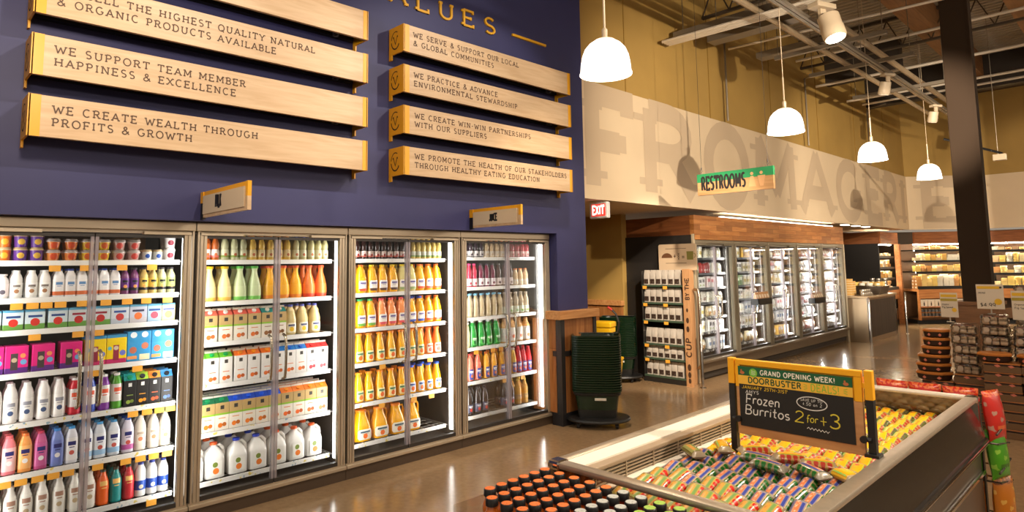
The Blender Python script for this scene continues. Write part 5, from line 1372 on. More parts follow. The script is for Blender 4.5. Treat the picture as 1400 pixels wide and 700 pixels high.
def cheese_case(label, loc, rz, W, shelves, seed, side):
    t = thing('cheese_case', label, 'refrigerator', loc, rz, 'wooden cheese wall cases')
    MB().box(-W/2, .0, .10, W/2, .05, .40).box(-W/2, .62, .1, W/2, .66, 2.1).box(-W/2, .0, .10, W/2, .62, .14).build('body', M('case_brown', (110, 78, 50), .5), t)
    MB().box(-W/2, .08, 0, W/2, .6, .10).build('kick_plate', BLACK, t)
    MB().box(-W/2, -.035, 2.10, W/2, .03, 2.40).build('wood_header', WAL if not side else WALY, t)
    MB().box(-W/2, -.05, .66, W/2, .03, .84).box(-W/2, -.06, .84, W/2, .6, .90).build('wood_band', wood('cheese_band', (176, 112, 58), (206, 142, 84), 'X', .5), t)
    MB().box(-W/2, -.055, .90, W/2, -.02, .98).build('dark_lip', BLACK, t)
    for z in [.905]+shelves:
        if z > .95:
            s_ = MB().box(-W/2+.01, .02, z-.02, W/2-.01, .62, z).box(-W/2+.01, .012, z-.05, W/2-.01, .02, z).build('shelf', BLACK, t)
            MB().box(-W/2+.03, .05, z-.034, W/2-.03, .075, z-.021).build('shelf_light', GLOW, s_)
    MB().box(-W/2+.03, .06, 2.065, W/2-.03, .10, 2.085).build('canopy_light', GLOW, t)
    r = random.Random(seed)
    Mx = Matrix.Translation(loc) @ Matrix.Rotation(rz, 4, 'Z')
    lv = [.905]+shelves
    for si, z in enumerate(lv):
        zz = z+.0008
        x = -W/2+.10; n = 0
        while x < W/2-.08:
            ci = r.randrange(len(PACKC)); kind, pr = CH[ci][r.choice((0, 0, 1, 1, 2))]
            hgt = 1
            ht = {'cheese wedge': .075, 'cheese block': .085, 'cheese wheel': .060}[kind]
            if si < len(lv)-1: hgt = max(1, int((lv[si+1]-z-.065)/(ht+.001))-r.choice((0, 0, 0, 1)))
            for q in range(hgt*2):
                q, bk = q % hgt, q//hgt
                if bk and si == len(lv)-1: continue
                p = Mx @ Vector((x+r.uniform(-.004, .004), .10+.13*bk+r.uniform(0, .02), zz+q*(ht+.001)))
                pr.put(p, '%s %s, %s along, %s up, %s row, %s shelf, %s' % (CNAME[ci], kind, ordw(n), ORD[q], ('front', 'back')[bk], ORD[si], label.split(',')[1].strip().split(' beyond')[0].replace('cheese case', 'case')), 'cheeses in the wall cases', (0, 0, rz+r.uniform(-.1, .1)))
            n += 1
            x += .142
    return t
cheese_case('lit wooden cheese case, alcove cheese case', (-5.06, 18.62, 0), PI/2, 1.28, [1.22, 1.50, 1.78], 3, 1)
s2 = math.sqrt(.5)
cc = cheese_case('lit wooden cheese case, corner cheese case', (-4.67+.73-.02, 19.3+.73+.02, 0), PI/4, 1.86, [1.36, 1.65, 1.935], 5, 0)
cheese_case('lit wooden cheese case, far cheese case beyond the column', (-1.4, 20.78, 0), 0, 3.64, [1.30, 1.58, 1.90], 8, 0)
# white boxes with dark bottle pictures and jar grid in the corner case's lower front
cb = Proto('bottle_box', 'box', MB().box(-.085, -.05, 0, .085, .05, .19, .004).mesh('bottle_box', printed('bottle_box', (232, 222, 206), [('rect', -.016, .016, .03, .11, (60, 44, 40)), ('rect', -.007, .007, .11, .145, (60, 44, 40)), ('rect', -.085, .085, 0, .012, (196, 84, 60))], .5, axis='Y', front=False)))
# axis Y print needs the front face along local x: the boxes are turned a quarter
Mx = Matrix.Translation((-3.96, 20.05, 0)) @ Matrix.Rotation(PI/4, 4, 'Z')
jar = Proto('dark_jar', 'jar', MB().lathe([(.036, 0), (.04, .004), (.04, .05), (.034, .06), (.034, .07)], 12).mesh('dark_jar', printed('jar_wrap', (64, 66, 74), [('band', .058, .08, (150, 140, 120)), ('band', .018, .03, (110, 108, 104))], .3), 40))
shelf_ = MB().box(-.95, -.10, .43, .95, .0, .445).box(-.95, -.10, .19, .95, .0, .205).box(-.95, -.10, .30, .95, .0, .312).box(-.95, -.10, .10, -.93, 0, .66).box(.93, -.10, .10, .95, 0, .66)
sf = shelf_.build('lower_rack', wood('cheese_band', (176, 112, 58), (206, 142, 84), 'X', .5), None); sf.matrix_world = Mx
tag(sf, 'low wooden rack under the corner cheese case holding boxes and jars', 'rack')
cbm = MB().box(-.05, -.085, 0, .05, .085, .19, .004).mesh('bottle_box', printed('bottle_box_b', (232, 222, 206), [('rect', -.016, .016, .03, .11, (60, 44, 40)), ('rect', -.007, .007, .11, .145, (60, 44, 40)), ('band', -.1, .012, (196, 84, 60))], .5, axis='Y', front=False))
cb = Proto('bottle_box', 'box', cbm)
for i in range(10):
    cb.put(Mx @ Vector((-.84+.185*i, -.047, .4455)), 'white box with a dark bottle picture, %s under the corner cheese case' % ORD[i], 'bottle boxes under the corner case', (0, 0, PI/4-PI/2))
for r_, z in enumerate((.2055, .3125)):
    for i in range(20):
        jar.put(Mx @ Vector((-.88+.092*i, -.05, z)), 'dark jar, %s in the %s row under the corner cheese case' % (ordw(i), ('lower', 'upper')[r_]), 'dark jars under the corner case', (0, 0, PI/4-PI/2))

# cheese counter
t = thing('cheese_counter', 'steel cheese counter with a dark slatted side past the dairy cases', 'counter', (-4.75, 15.45, 0))
MB().box(-.42, -.95, .0, .38, .95, .90, .006).build('steel_body', M('brushed_tan_steel', (150, 128, 100), .3, .7), t)
MB().box(.38, -.90, .10, .392, .88, .86).build('slatted_panel', wood('slat_dark', (40, 32, 26), (62, 50, 40), 'Z', .5, plank=(2, .08)), t)
MB().box(-.45, -.98, .90, .43, .98, .945, .008).build('worktop', M('counter_top', (176, 150, 116), .3, .3), t)
MB().box(.375, -.955, .0, .402, -.93, .90).box(.375, .93, .0, .402, .955, .90).build('edge_trim', CHROME, t)
r = random.Random(12)
crk = Proto('cracker_box', 'box', MB().box(-.05, -.06, 0, .05, .06, .05, .004).mesh('cracker_box', printed('cracker', (226, 176, 96), [('band', 0, .012, (246, 226, 186))], .45, front=False)))
for ix in range(3):
    for iy in range(2):
        for q in range(6 if iy else 7):
            crk.put((-4.98+.13*ix+r.uniform(-.004, .004), 14.62+.16*iy, .9455+.0505*q), 'golden cracker box, %s up in %s pile of the %s row on the cheese counter' % (ORD[q], ORD[ix], ORD[iy]), 'cracker boxes on the cheese counter')
t = thing('steel_pan', 'dark rectangular pan tilted on the cheese counter', 'pan', (-4.62, 15.55, .9455))
MB().prism([(-.26, 0), (.26, 0), (.32, .17), (-.32, .17)], -.30, .30, 'y').build('pan_body', M('pan_dark', (84, 72, 60), .35, .6), t)
MB().box(-.33, -.31, .17, .33, .31, .185, .004).build('pan_rim', STEEL, t)
for i in range(14):
    ci = r.randrange(7); kind, pr = CH[ci][r.choice((0, 1, 2))]
    pr.put((-4.85+.15*(i % 4), 15.34+.13*(i//4), 1.1315), '%s %s, %s in the dark counter pan' % (CNAME[ci], kind, ORD[i]), 'cheeses in the counter pan', (0, 0, r.uniform(0, 3)))
tin = Proto('round_tin', 'tin', MB().lathe([(.05, 0), (.052, .003), (.052, .06), (.05, .064)], 16).mesh('round_tin', M('tin_silver', (196, 186, 170), .25, .8), 40))
for i in range(9):
    tin.put((-4.48+.0*i, 14.62+.12*(i % 5), .9455+.065*(i//5)), 'small silver tin, %s at the counter edge' % ORD[i], 'tins at the counter edge')
for k in range(3):
    for q in range(5):
        tin.put((-4.75+.13*k, 16.22, .9455+.065*q), 'small silver tin, %s up in the %s far pile' % (ORD[q], ORD[k]), 'tins piled at the far counter end')
# ================================================================ bunker freezer
FX0, FX1, FY0, FY1 = -1.80, -.80, 1.945, 4.47
RZ_ = .92
t = thing('bunker_freezer', 'long open bunker freezer with steel rims, full of wrapped burritos', 'freezer', ((FX0+FX1)/2, (FY0+FY1)/2, 0))
ox, oy = (FX0+FX1)/2, (FY0+FY1)/2
def LB(): return MB()
def B(mb, x0, y0, z0, x1, y1, z1, bev=0): return mb.box(x0-ox, y0-oy, z0, x1-ox, y1-oy, z1, bev)
RIMM = M('rim_steel', (184, 170, 150), .36, .75, noise=.08, nscale=30, stretch=(1, 1, 1))
FRZ = M('freezer_grey', (96, 84, 70), .45, .2)
LINER = M('freezer_liner', (120, 108, 92), .5)
m_ = LB(); B(m_, FX0+.03, FY0+.03, .10, FX1-.03, FY1-.03, .64, .01)
m_.build('body', FRZ, t)
m_ = LB(); B(m_, FX0+.08, FY0+.08, 0, FX1-.08, FY1-.08, .10); m_.build('kick_plate', BLACK, t)
rim = LB()
B(rim, FX0, FY0, .895, FX0+.055, FY1, RZ_, .008)
B(rim, FX1-.06, FY0, .895, FX1, FY1, RZ_, .008)
B(rim, FX0+.05, FY0, .895, FX1-.055, FY0+.055, RZ_, .008)
rim.build('rim', RIMM, t, 30)
m_ = LB(); B(m_, FX0+.05, FY1-.05, .893, FX1-.055, FY1, RZ_, .010); m_.build('far_rim', M('far_rim_lit', (222, 212, 196), .3, .2), t)  # far stretch of the rim, coloured pale to stand for the light on it
m_ = LB()
for (x, y) in ((FX0, FY0), (FX1-.06, FY0), (FX0, FY1-.06), (FX1-.06, FY1-.06)): B(LB(), x-.003, y-.003, .885, x+.063, y+.063, RZ_+.004, .012).build('corner_cap', CHROME, t)
# air-duct side with white top, louvres and ledge
m_ = LB(); B(m_, FX0+.055, FY0+.055, .90, -1.655, FY1-.05, .917); m_.build('white_top', M('white_panel', (236, 226, 210), .4), t)
m_ = LB(); B(m_, -1.655, FY0+.055, .895, -1.612, FY1-.05, .912, .004)
B(m_, -1.66, FY0+.05, .62, -1.622, FY1-.05, .70); m_.build('duct_lip', M('duct_grey', (170, 150, 126), .4, .3), t)
m_ = LB()
y = FY0+.07
for k in range(5): B(m_, -1.640, FY0+.055, .838+.0135*k, -1.616, FY1-.05, .8435+.0135*k)
while y < FY1-.1:
    B(m_, -1.636, y, .832, -1.613, y+.006, .90); y += .20
m_.build('louvre_grille', M('louvre_tan', (168, 150, 124), .4, .2), t)
m_ = LB(); B(m_, -1.655, FY0+.055, .70, -1.640, FY1-.05, .90); m_.build('duct_back', M('duct_dark', (84, 72, 58), .6), t)
m_ = LB(); B(m_, -1.640, FY0+.055, .822, -1.588, FY1-.05, .832, .003); m_.build('ledge', M('white_panel', (236, 226, 210), .4), t)
m_ = LB(); B(m_, -1.625, FY0+.055, .64, -1.60, FY1-.05, .822); m_.build('inner_wall', LINER, t)
# deck that carries the packs
m_ = LB(); B(m_, -1.60, FY0+.05, .64, FX1-.04, 3.12, .772); B(m_, -1.60, 3.12, .64, FX1-.04, FY1-.05, .722); m_.build('deck', LINER, t)
FG = glass('freezer_glass', (.93, .90, .85), 1.6, .15)
m_ = MB().prism([(FX1-.030-ox, .895), (FX1-.036-ox, .895), (FX1+.010-ox, .70), (FX1+.016-ox, .70)], FY0+.03-oy, FY1-.03-oy, 'y'); m_.build('glass_side', FG, t)
m_ = MB().prism([(FX1-.040-ox, .895), (FX1-.044-ox, .895), (FX1+.000-ox, .70), (FX1+.004-ox, .70)], FY0+.9-oy, FY1-.03-oy, 'y'); m_.build('side_liner', M('liner_steel', (206, 190, 164), .34, .35, noise=.1, nscale=20), t)
for nm, a in (('glass_front', (FX0+.03, FY0+.010, .64, FX1-.03, FY0+.022, .895)), ):
    m_ = LB(); B(m_, *a); m_.build(nm, FG, t)
m_ = LB(); B(m_, FX0+.03, FY1-.024, .64, FX1-.03, FY1-.012, .895); m_.build('rear_panel', M('rear_mirror', (132, 116, 92), .10, .95), t)
m_ = LB(); B(m_, FX0+.004, FY0+.02, .60, FX0+.02, FY1-.02, .895); m_.build('side_panel', RIMM, t)
m_ = LB()
for (x, y) in ((FX1-.034, FY0+.004), (FX1-.034, FY1-.034), (FX0+.004, FY0+.004), (FX0+.004, FY1-.034)): B(LB(), x, y, .62, x+.03, y+.03, .895).build('corner_post', STEEL, t)
m_ = LB(); B(m_, FX1-.05, FY0, .655, FX1+.03, FY1, .70, .015); B(m_, FX0+.0, FY0-.0, .655, FX1, FY0+.028, .69, .01); m_.build('bumper', M('bumper_black', (30, 28, 27), .22), t, 40)
m_ = LB(); B(m_, FX1-.03, FY0+.02, .69, FX1+.012, FY1-.02, .715, .005); B(m_, FX1+.022, FY0, .668, FX1+.036, FY1, .684, .006); m_.build('bumper_insert', CHROME, t)
m_ = LB(); B(m_, FX1-.03, FY0+.02, .10, FX1-.012, FY1-.02, .655); m_.build('lower_panel', M('lower_brown', (74, 62, 50), .35, .4), t)
m_ = LB(); B(m_, FX1-.012, FY0+.02, .50, FX1+.006, FY1-.02, .525, .005); m_.build('chrome_strip', CHROME, t)

# ---------------------------------------------------------------- burritos: pillow packs
def pillow(L, W, H, eu=5, ev=2.6):
    p = MB(); nl, nw = 12, 8
    def shape(u, v):
        # u along (-1..1), v across (-1..1)
        e = max(0.0, 1-abs(u)**eu); f_ = max(0.0, 1-abs(v)**ev)
        return H/2*(e**.7)*(f_**.6)
    top = []; bot = []
    for i in range(nl+1):
        u = -1+2*i/nl
        wv = W/2*(1.0 if abs(u) < .8 else 1.06)
        x = u*L/2
        zz = .0016*((i % 2)*2-1) if i in (0, nl) else 0
        for j in range(nw+1):
            v = -1+2*j/nw
            h = shape(u, v)
            top.append((x, v*wv, H/2+h+.0006+zz)); bot.append((x, v*wv, H/2-h-.0006+zz))
    o = len(top)
    p.v = top+bot
    for i in range(nl):
        for j in range(nw):
            a = i*(nw+1)+j; b = a+nw+1
            p.f.append((a, a+1, b+1, b)); p.mi.append(0)
            p.f.append((o+a, o+b, o+b+1, o+a+1)); p.mi.append(0)
    def side(a, b):
        p.f.append((a, b, o+b, o+a)); p.mi.append(0)
    for i in range(nl):
        side(i*(nw+1), (i+1)*(nw+1)); side(i*(nw+1)+nw, (i+1)*(nw+1)+nw)
    for j in range(nw):
        side(j, j+1); side(nl*(nw+1)+j, nl*(nw+1)+j+1)
    return p, shape
def wrapper_mat(name, edge, ends, dot, lip, trim):
    """printed film: clear ends, a coloured side with round blobs, pale trim"""
    m = bpy.data.materials.new(name); m.use_nodes = True
    nt = m.node_tree; b = nt.nodes['Principled BSDF']
    b.inputs['Roughness'].default_value = .22; b.inputs['Coat Weight'].default_value = .4
    tc = nt.nodes.new('ShaderNodeTexCoord'); sx = nt.nodes.new('ShaderNodeSeparateXYZ'); nt.links.new(tc.outputs['Object'], sx.inputs[0])
    def mt(op, x, y=None):
        n = nt.nodes.new('ShaderNodeMath'); n.operation = op
        for i, v in enumerate((x, y)):
            if v is None: continue
            if hasattr(v, 'node'): nt.links.new(v, n.inputs[i])
            else: n.inputs[i].default_value = v
        return n.outputs[0]
    def mix(f, a, c):
        n = nt.nodes.new('ShaderNodeMix'); n.data_type = 'RGBA'; nt.links.new(f, n.inputs[0])
        if hasattr(a, 'node'): nt.links.new(a, n.inputs[6])
        else: n.inputs[6].default_value = (*lin(a), 1)
        n.inputs[7].default_value = (*lin(c), 1)
        return n.outputs[2]
    X, Y = sx.outputs['X'], sx.outputs['Y']
    fx = mt('SUBTRACT', mt('FRACT', mt('MULTIPLY', mt('ADD', X, .5), 36.0)), .5)
    dx = mt('MULTIPLY', fx, 1/36.0)
    ay = mt('ADD', Y, .0262)
    d = mt('ADD', mt('MULTIPLY', dx, dx), mt('MULTIPLY', ay, ay))
    c = mix(mt('LESS_THAN', Y, -.0165), lip, edge)
    c = mix(mt('LESS_THAN', d, .0098**2), c, dot)
    c = mix(mt('LESS_THAN', mt('ABSOLUTE', mt('ADD', Y, .0165)), .0016), c, trim)
    c = mix(mt('GREATER_THAN', mt('ABSOLUTE', X), .058), c, ends)
    nt.links.new(c, b.inputs['Base Color'])
    return m
def label_sheet(L, W, H, fn, x0, x1, y0, y1, name, mat):
    p = MB(); a, c = 6, 6
    for i in range(a+1):
        for j in range(c+1):
            x = x0+(x1-x0)*i/a; y = y0+(y1-y0)*j/c
            p.v.append((x, y, H/2+fn(x/(L/2), y/(W/2))+.0018))
    for i in range(a):
        for j in range(c):
            q = i*(c+1)+j
            p.f.append((q, q+1, q+c+2, q+c+1)); p.mi.append(0)
    return p.mesh(name, mat, 60)
PL, PW, PH = .160, .068, .046
pm_, pf_ = pillow(PL, PW, PH)
def burrito(key, edge, ends, dot, lip, trim, label):
    root = MB(); root.v, root.f, root.mi = pm_.v, pm_.f, pm_.mi
    rm = root.mesh('frozen_burrito', wrapper_mat('film_'+key, edge, ends, dot, lip, trim), 60)
    base, bars = label
    lm = printed('burrito_label_'+key, base, bars, .3, axis='X', front=False)
    return Proto('frozen_burrito', 'burrito', rm, [('printed_label', label_sheet(PL, PW, PH, pf_, -.054, .054, -.0155, .030, 'printed_label', lm))])
# label shapes: axis X -> A = x (along), Z slot = y (across)
GRN = burrito('green', (120, 112, 74), (146, 138, 124), (18, 92, 28), (104, 104, 84), (206, 176, 130), ((136, 126, 140), [('rect', -.046, .046, -.012, -.002, (54, 66, 146)), ('rect', -.044, .044, .001, .019, (206, 112, 66)), ('speck', .003, .018, 130, .55, (226, 180, 150)), ('rect', -.05, .05, .023, .031, (96, 90, 120))]))
RED_ = burrito('red', (170, 132, 80), (150, 134, 110), (190, 26, 14), (130, 120, 66), (214, 160, 80), ((150, 150, 84), [('rect', -.050, .050, -.013, -.004, (110, 146, 76)), ('rect', -.042, .042, .000, .018, (206, 146, 56)), ('speck', .002, .017, 130, .58, (176, 110, 40))]))
YEL_ = burrito('yellow', (176, 140, 70), (160, 142, 112), (168, 44, 22), (230, 180, 30), (150, 196, 90), ((238, 178, 12), [('rect', -.05, .05, .024, .031, (140, 200, 100)), ('disc', .038, .006, .008, (206, 50, 30)), ('speck', -1, 1, 150, .62, (226, 160, 20))]))
BRN = burrito('brown', (110, 76, 46), (190, 172, 146), (70, 90, 30), (120, 170, 70), (180, 150, 110), ((236, 180, 40), [('rect', -.05, .05, .018, .031, (120, 196, 100)), ('rect', -.04, .04, -.004, .006, (206, 140, 40))]))
rb = random.Random(5)
cols = [-1.548+.0722*i for i in range(10)]
NX = len(cols)
row_y = 2.095
rows = []
while row_y < 4.37:
    rows.append(row_y); row_y += .119
for r_, y in enumerate(rows):
    for c_ in range(NX):
        x = cols[c_]
        if y < 2.23 or (y < 2.36 and c_ in (0, 1, 3, 4)): pr, nm = RED_, 'red-dotted'
        elif y < 2.78: pr, nm = GRN, 'green-dotted'
        elif y < 3.12: pr, nm = YEL_, 'yellow'
        elif y < 3.4: pr, nm = BRN, 'green-striped'
        else: pr, nm = (YEL_, 'yellow') if (r_+c_) % 3 else (BRN, 'green-striped')
        z = (.772 if y < 3.10 else .722)+.0195
        yy = y+(.035 if c_ % 2 else 0)+rb.uniform(-.012, .012)
        if y < 3.12 < yy+.07: z = .772+.0195
        pr.put((x+rb.uniform(-.003, .003), yy, z+rb.uniform(0, .004)), '%s frozen burrito, %s from the louvre grille, %s row from the juice bottles' % (nm, ordw(c_), ordw(r_)), 'burritos in the freezer', (.06+rb.uniform(-.10, .10), -.25+rb.uniform(-.04, .04), PI/2+rb.uniform(-.14, .14)))
# loose ones lying on top in front of the sign
TOP = [(-1.28, 2.70, .845, .12, .05, 'GRN'), (-1.20, 2.62, .848, .05, .08, 'GRN'), (-1.05, 2.67, .845, -.45, .05, 'GRN'), (-1.47, 2.76, .845, 2.2, 0, 'YEL'), (-1.34, 2.80, .845, .8, 0, 'YEL'), (-1.18, 2.79, .845, .6, .05, 'YEL'),
       (-1.06, 2.77, .847, .5, .05, 'YEL'), (-.93, 2.70, .846, 2.4, .08, 'YEL'), (-1.53, 2.60, .845, 2.5, 0, 'RED')]
for i, (x, y, z, a, b_, kd) in enumerate(TOP):
    pr, nm = {'GRN': (GRN, 'green-dotted'), 'YEL': (YEL_, 'yellow'), 'RED': (RED_, 'red-dotted')}[kd]
    pr.put((x, y, z), 'loose %s burrito lying on top before the chalk sign, %s from the grille' % (nm, ordw(i)), 'loose burritos on top', (0, b_, a), (.92, .92, .92))

# ---------------------------------------------------------------- chalkboard sign over the freezer
SX0, SX1, SY = -1.434, -.898, 2.85
t = thing('chalkboard_sign', 'yellow-framed GRAND OPENING WEEK chalkboard sign for frozen burritos over the freezer', 'sign', (SX0, SY, .70))
W = SX1-SX0
WOODF = wood('sign_frame_wood', (176, 124, 78), (200, 150, 100), 'X', .5)
def SB(mb, x0, z0, x1, z1, y0, y1, bev=0): return mb.box(x0, y0, z0-.70, x1, y1, z1-.70, bev)
SB(MB(), 0, .918, W, 1.13, -.010, .010, .003).build('wood_frame', WOODF, t)
m_ = MB(); SB(m_, 0, 1.227, W, 1.253, -.012, .012, .003); SB(m_, 0, 1.13, .022, 1.227, -.012, .012); SB(m_, W-.028, 1.13, W, 1.227, -.012, .012); SB(m_, .02, 1.13, W-.02, 1.23, -.004, .010)
m_.build('yellow_frame', YPAINT, t)
for side, x in ((0, -.034), (1, W+.012)):
    p_ = MB(); SB(p_, x, .72 if side == 0 else .9205, x+.028, 1.145, -.014, .014); p_ = p_.build('post', BLACK, t)
    q_ = MB(); SB(q_, x-.001, 1.14, x+.029, 1.256, -.0152, .0152, .002)
    SB(q_, x+(.028 if side == 0 else -.016), 1.185, x+(.044 if side == 0 else .0), 1.205, -.008, .008); q_.build('post_sleeve', YPAINT, p_)
    k_ = MB().tube([(x+.014, -.012, .285), (x+(.05 if side == 0 else -.02), -.012, .285)], .010, 8).tube([(x+(.042 if side == 0 else -.014), -.026, .285), (x+(.042 if side == 0 else -.014), -.010, .285)], .014, 10); k_.build('clamp', BLACK, p_, 40)
    if side: MB().box(x-.012, -.03, .2205, x+.04, .03, .232).build('foot', BLACK, p_)
BX0, BX1 = .016, W-.034
pn = MB(); SB(pn, BX0, .956, BX1, 1.143, -.0125, -.008); pn.build('blackboard', M('chalk_black', (24, 22, 21), .6), t)
pn = MB(); SB(pn, BX0-.002, 1.143, BX1, 1.182, -.0130, -.008); pn.build('yellow_header', M('header_yellow', (236, 184, 62), .5), t)
pn = MB(); SB(pn, BX0-.002, 1.182, BX1, 1.222, -.0130, -.008); hd = pn.build('green_header', M('header_green', (20, 88, 52), .5), t)
def sign_text(txt, x, z, h, width, sw, mat, nm, slant=0.0, y=-.0138, track=.14):
    a_ = MB(); lettering(a_, txt, (x, y, z-.70), (1, 0, 0), (0, 0, 1), h, width, sw, 0, track, slant=slant)
    return a_.build(nm, mat, t)
CW = M('chalk_white', (214, 212, 208), .7); CY = M('chalk_yellow', (206, 190, 60), .7); CG = M('ink_green', (16, 74, 44), .6); CL = M('lime_ink', (120, 186, 60), .6)
CYB = M('chalk_gold', (226, 186, 40), .7)
sign_text('GRAND OPENING WEEK!', .118, 1.192, .020, .318, .20, M('sign_cream', (236, 230, 214), .6), 'lettering')
sign_text('DOORBUSTER', .060, 1.152, .024, .238, .20, CG, 'lettering')
sign_text('DEALS!', .336, 1.149, .029, .115, .11, CL, 'lettering')
for (xx, sgn) in ((.322, -1), (.468, 1)):
    a_ = MB()
    for k in (-1, 0, 1): ribbon(a_, [(xx, 1.163+.006*k), (xx+.014*sgn, 1.163+.011*k)], .002, lambda p: Vector((p[0], -.0138, p[1]-.70)))
    a_.build('rays', CL, t)
a_ = MB(); a_.add([(p[0], -.0136, p[1]-.70) for p in ar(.086, 1.197, .019, .019, 0, 360, 20)], [tuple(range(21))]); a_.build('lime_badge', CL, t)
a_ = MB()
for k in range(3): ribbon(a_, [(.076+.002*k, 1.190+.007*k), (.080, 1.193+.007*k), (.086, 1.189+.007*k), (.097, 1.192+.007*k)], .0018, lambda p: Vector((p[0], -.0139, p[1]-.70)))
a_.build('badge_script', M('sign_cream', (236, 230, 214), .6), t)
for xx in (.034, .478):
    a_ = MB(); a_.add([(p[0], -.0136, p[1]-.70) for p in ar(xx, 1.194, .011, .007, 0, 360, 12)], [tuple(range(13))]); a_.add([(p[0], -.0136, p[1]-.70) for p in ar(xx-.004, 1.204, .004, .005, 0, 360, 8)], [tuple(range(9))])
    a_.build('small_emblem', M('emblem_orange', (186, 106, 60), .6), t)
sign_text('JANUARY 25TH-31ST', .030, 1.124, .013, .205, .15, CYB, 'chalk_words', .2)
sign_text('AMYS', .045, 1.104, .014, .062, .13, CW, 'chalk_words', .15)
sign_text('Frozen', .042, 1.060, .040, .158, .12, CW, 'chalk_words', .10, track=.06)
sign_text('Burritos', .036, 1.012, .040, .205, .12, CW, 'chalk_words', .10, track=.04)
sign_text('2', .258, 1.012, .046, .044, .10, CY, 'chalk_words', .1)
sign_text('for', .310, 1.018, .030, .048, .11, CY, 'chalk_words', .1, track=.02)
sign_text('+', .366, 1.012, .038, .030, .09, CY, 'chalk_words')
sign_text('3', .400, 1.008, .056, .050, .10, CY, 'chalk_words', .05)
sign_text('SAVE UP TO', .290, 1.103, .011, .090, .13, CW, 'chalk_words', .1)
sign_text('+.50 on 2', .298, 1.086, .012, .080, .13, CW, 'chalk_words', .1)
a_ = MB(); ribbon(a_, [(p[0], p[1]) for p in ar(.337, 1.096, .062, .027, 0, 360, 36)], .004, lambda p: Vector((p[0], -.0138, p[1]-.70))); a_.build('chalk_oval', CW, t)
a_ = MB()
sq_ = [(.312, .990)]+[(.312+.007*i, .992+(.005 if i % 2 else -.003)-.0004*i) for i in range(1, 14)]
ribbon(a_, sq_, .0022, lambda p: Vector((p[0], -.0138, p[1]-.70))); a_.build('chalk_scribble', CW, t)

# ---------------------------------------------------------------- juice bottles on the end rack
t = thing('bottle_rack', 'clear-walled rack of juice bottles at the near end of the freezer', 'rack', (-1.42, 1.725, 0))
m_ = MB().box(-.41, -.25, .685, .80, .215, .705).box(-.41, -.25, .20, .80, .215, .215); m_.build('deck', M('rack_tray', (150, 120, 84), .45, .2), t)
m_ = MB()
for (x, y) in ((-.415, -.245), (.79, -.245), (-.415, .20), (.79, .20)): m_.box(x, y, 0, x+.016, y+.016, .80 if x < 0 else .70)
m_.build('corner_leg', M('leg_grey', (96, 92, 84), .3, .7), t)
MB().box(-.402, -.25, .705, -.398, .21, .865).build('acrylic_wall', glass('acrylic', (.96, .95, .93), .35, .03), t)
def jbottle(key, juice, capt):
    h = .193; r_ = .0275
    p = scaled([(.86, 0), (.98, .02), (1, .05), (1, .66), (.92, .74), (.66, .82), (.62, .86)], r_, h)
    root = MB().lathe(p, 18).mesh('juice_bottle', M('jar_'+key, juice, .08, spec=.7, coat=.6), 50)
    cp = MB().lathe([(.0205, .166), (.0225, .168), (.0225, h-.003), (.0205, h-.0005)], 20).mesh('cap', M('cap_black', (26, 24, 24), .35), 40)
    dk = MB().lathe([(.0190, h-.0005), (.0185, h+.0006)], 20).mesh('cap_sticker', printed('cap_print_'+key, capt, [('speck', -1, 1, 120, .60, tuple(int(v*.72) for v in capt))], .45, front=False), 40)
    lb = MB().band([(r_+.0007, .045), (r_+.0007, .118)], 18).mesh('wrap_label', M('jar_label_'+key, tuple(min(255, int(v*.6+60)) for v in juice), .4), 40)
    return Proto('juice_bottle', 'bottle', root, [('cap', cp), ('cap_sticker', dk), ('wrap_label', lb)])
JB = {'orange': jbottle('amber', (186, 96, 30), (226, 112, 44)), 'silver': jbottle('tea', (150, 60, 26), (176, 180, 176)), 'lime': jbottle('lime', (150, 110, 30), (150, 186, 76))}
for c_ in range(15):
    kd = 'orange' if c_ < 5 else 'silver' if c_ < 7 else 'lime'
    for r_ in range(7):
        if c_ == 0 and r_ == 6: continue
        JB[kd].put((-1.779+.0749*c_, 1.905-.0588*r_, .7055), '%s-capped juice bottle, %s across, %s row from the freezer glass' % (kd, ordw(c_), ORD[r_]), 'juice bottles on the end rack', (0, 0, rb.uniform(0, 6)))

# ---------------------------------------------------------------- bag rack at the far end of the freezer
t = thing('bag_rack', 'black wire rack of snack bags at the far end of the freezer', 'rack', (-1.3, 4.60, 0))
m_ = MB()
for x in (-.5, 0, .49): m_.tube([(x, -.10, 0), (x, -.10, .88)], .008, 6)
for z in (.18, .45, .66):
    m_.tube([(-.5, -.10, z), (.56, -.10, z)], .006, 6).tube([(-.5, .12, z-.03), (.56, .12, z-.03)], .006, 6)
    m_.tube([(-.5, .12, z+.04), (.56, .12, z+.04)], .005, 6).tube([(.56, -.10, z+.05), (.58, .12, z+.09)], .006, 6).tube([(.56, -.10, z), (.58, .12, z-.03)], .006, 6)
    k = -.5
    while k < .57: m_.tube([(k, -.10, z), (k, .12, z-.03)], .003, 4); k += .06
m_.build('wire_frame', M('rack_chrome_dark', (110, 104, 96), .25, .8), t, 40)
def snackbag(key, c1, c2, c3):
    p, f_ = pillow(.275, .17, .075, 2.4, 2.0)
    q = MB(); q.v = [(z-.0425, y, x+.135) for x, y, z in p.v]; q.f = p.f; q.mi = p.mi
    return Proto('snack_bag', 'bag', q.mesh('snack_bag', printed('snack_'+key, c1, [('speck', .05, .22, 22, .62, c2), ('rect', -.04, .04, .06, .08, c3), ('speck', .24, .3, 60, .5, c3)], .28, spec=.6), 60))
SB_ = {'red': snackbag('red', (212, 40, 26), (196, 150, 130), (240, 120, 60)), 'green': snackbag('green', (80, 170, 20), (150, 206, 70), (60, 120, 20)), 'orange': snackbag('orange', (216, 130, 26), (240, 190, 90), (150, 80, 20))}
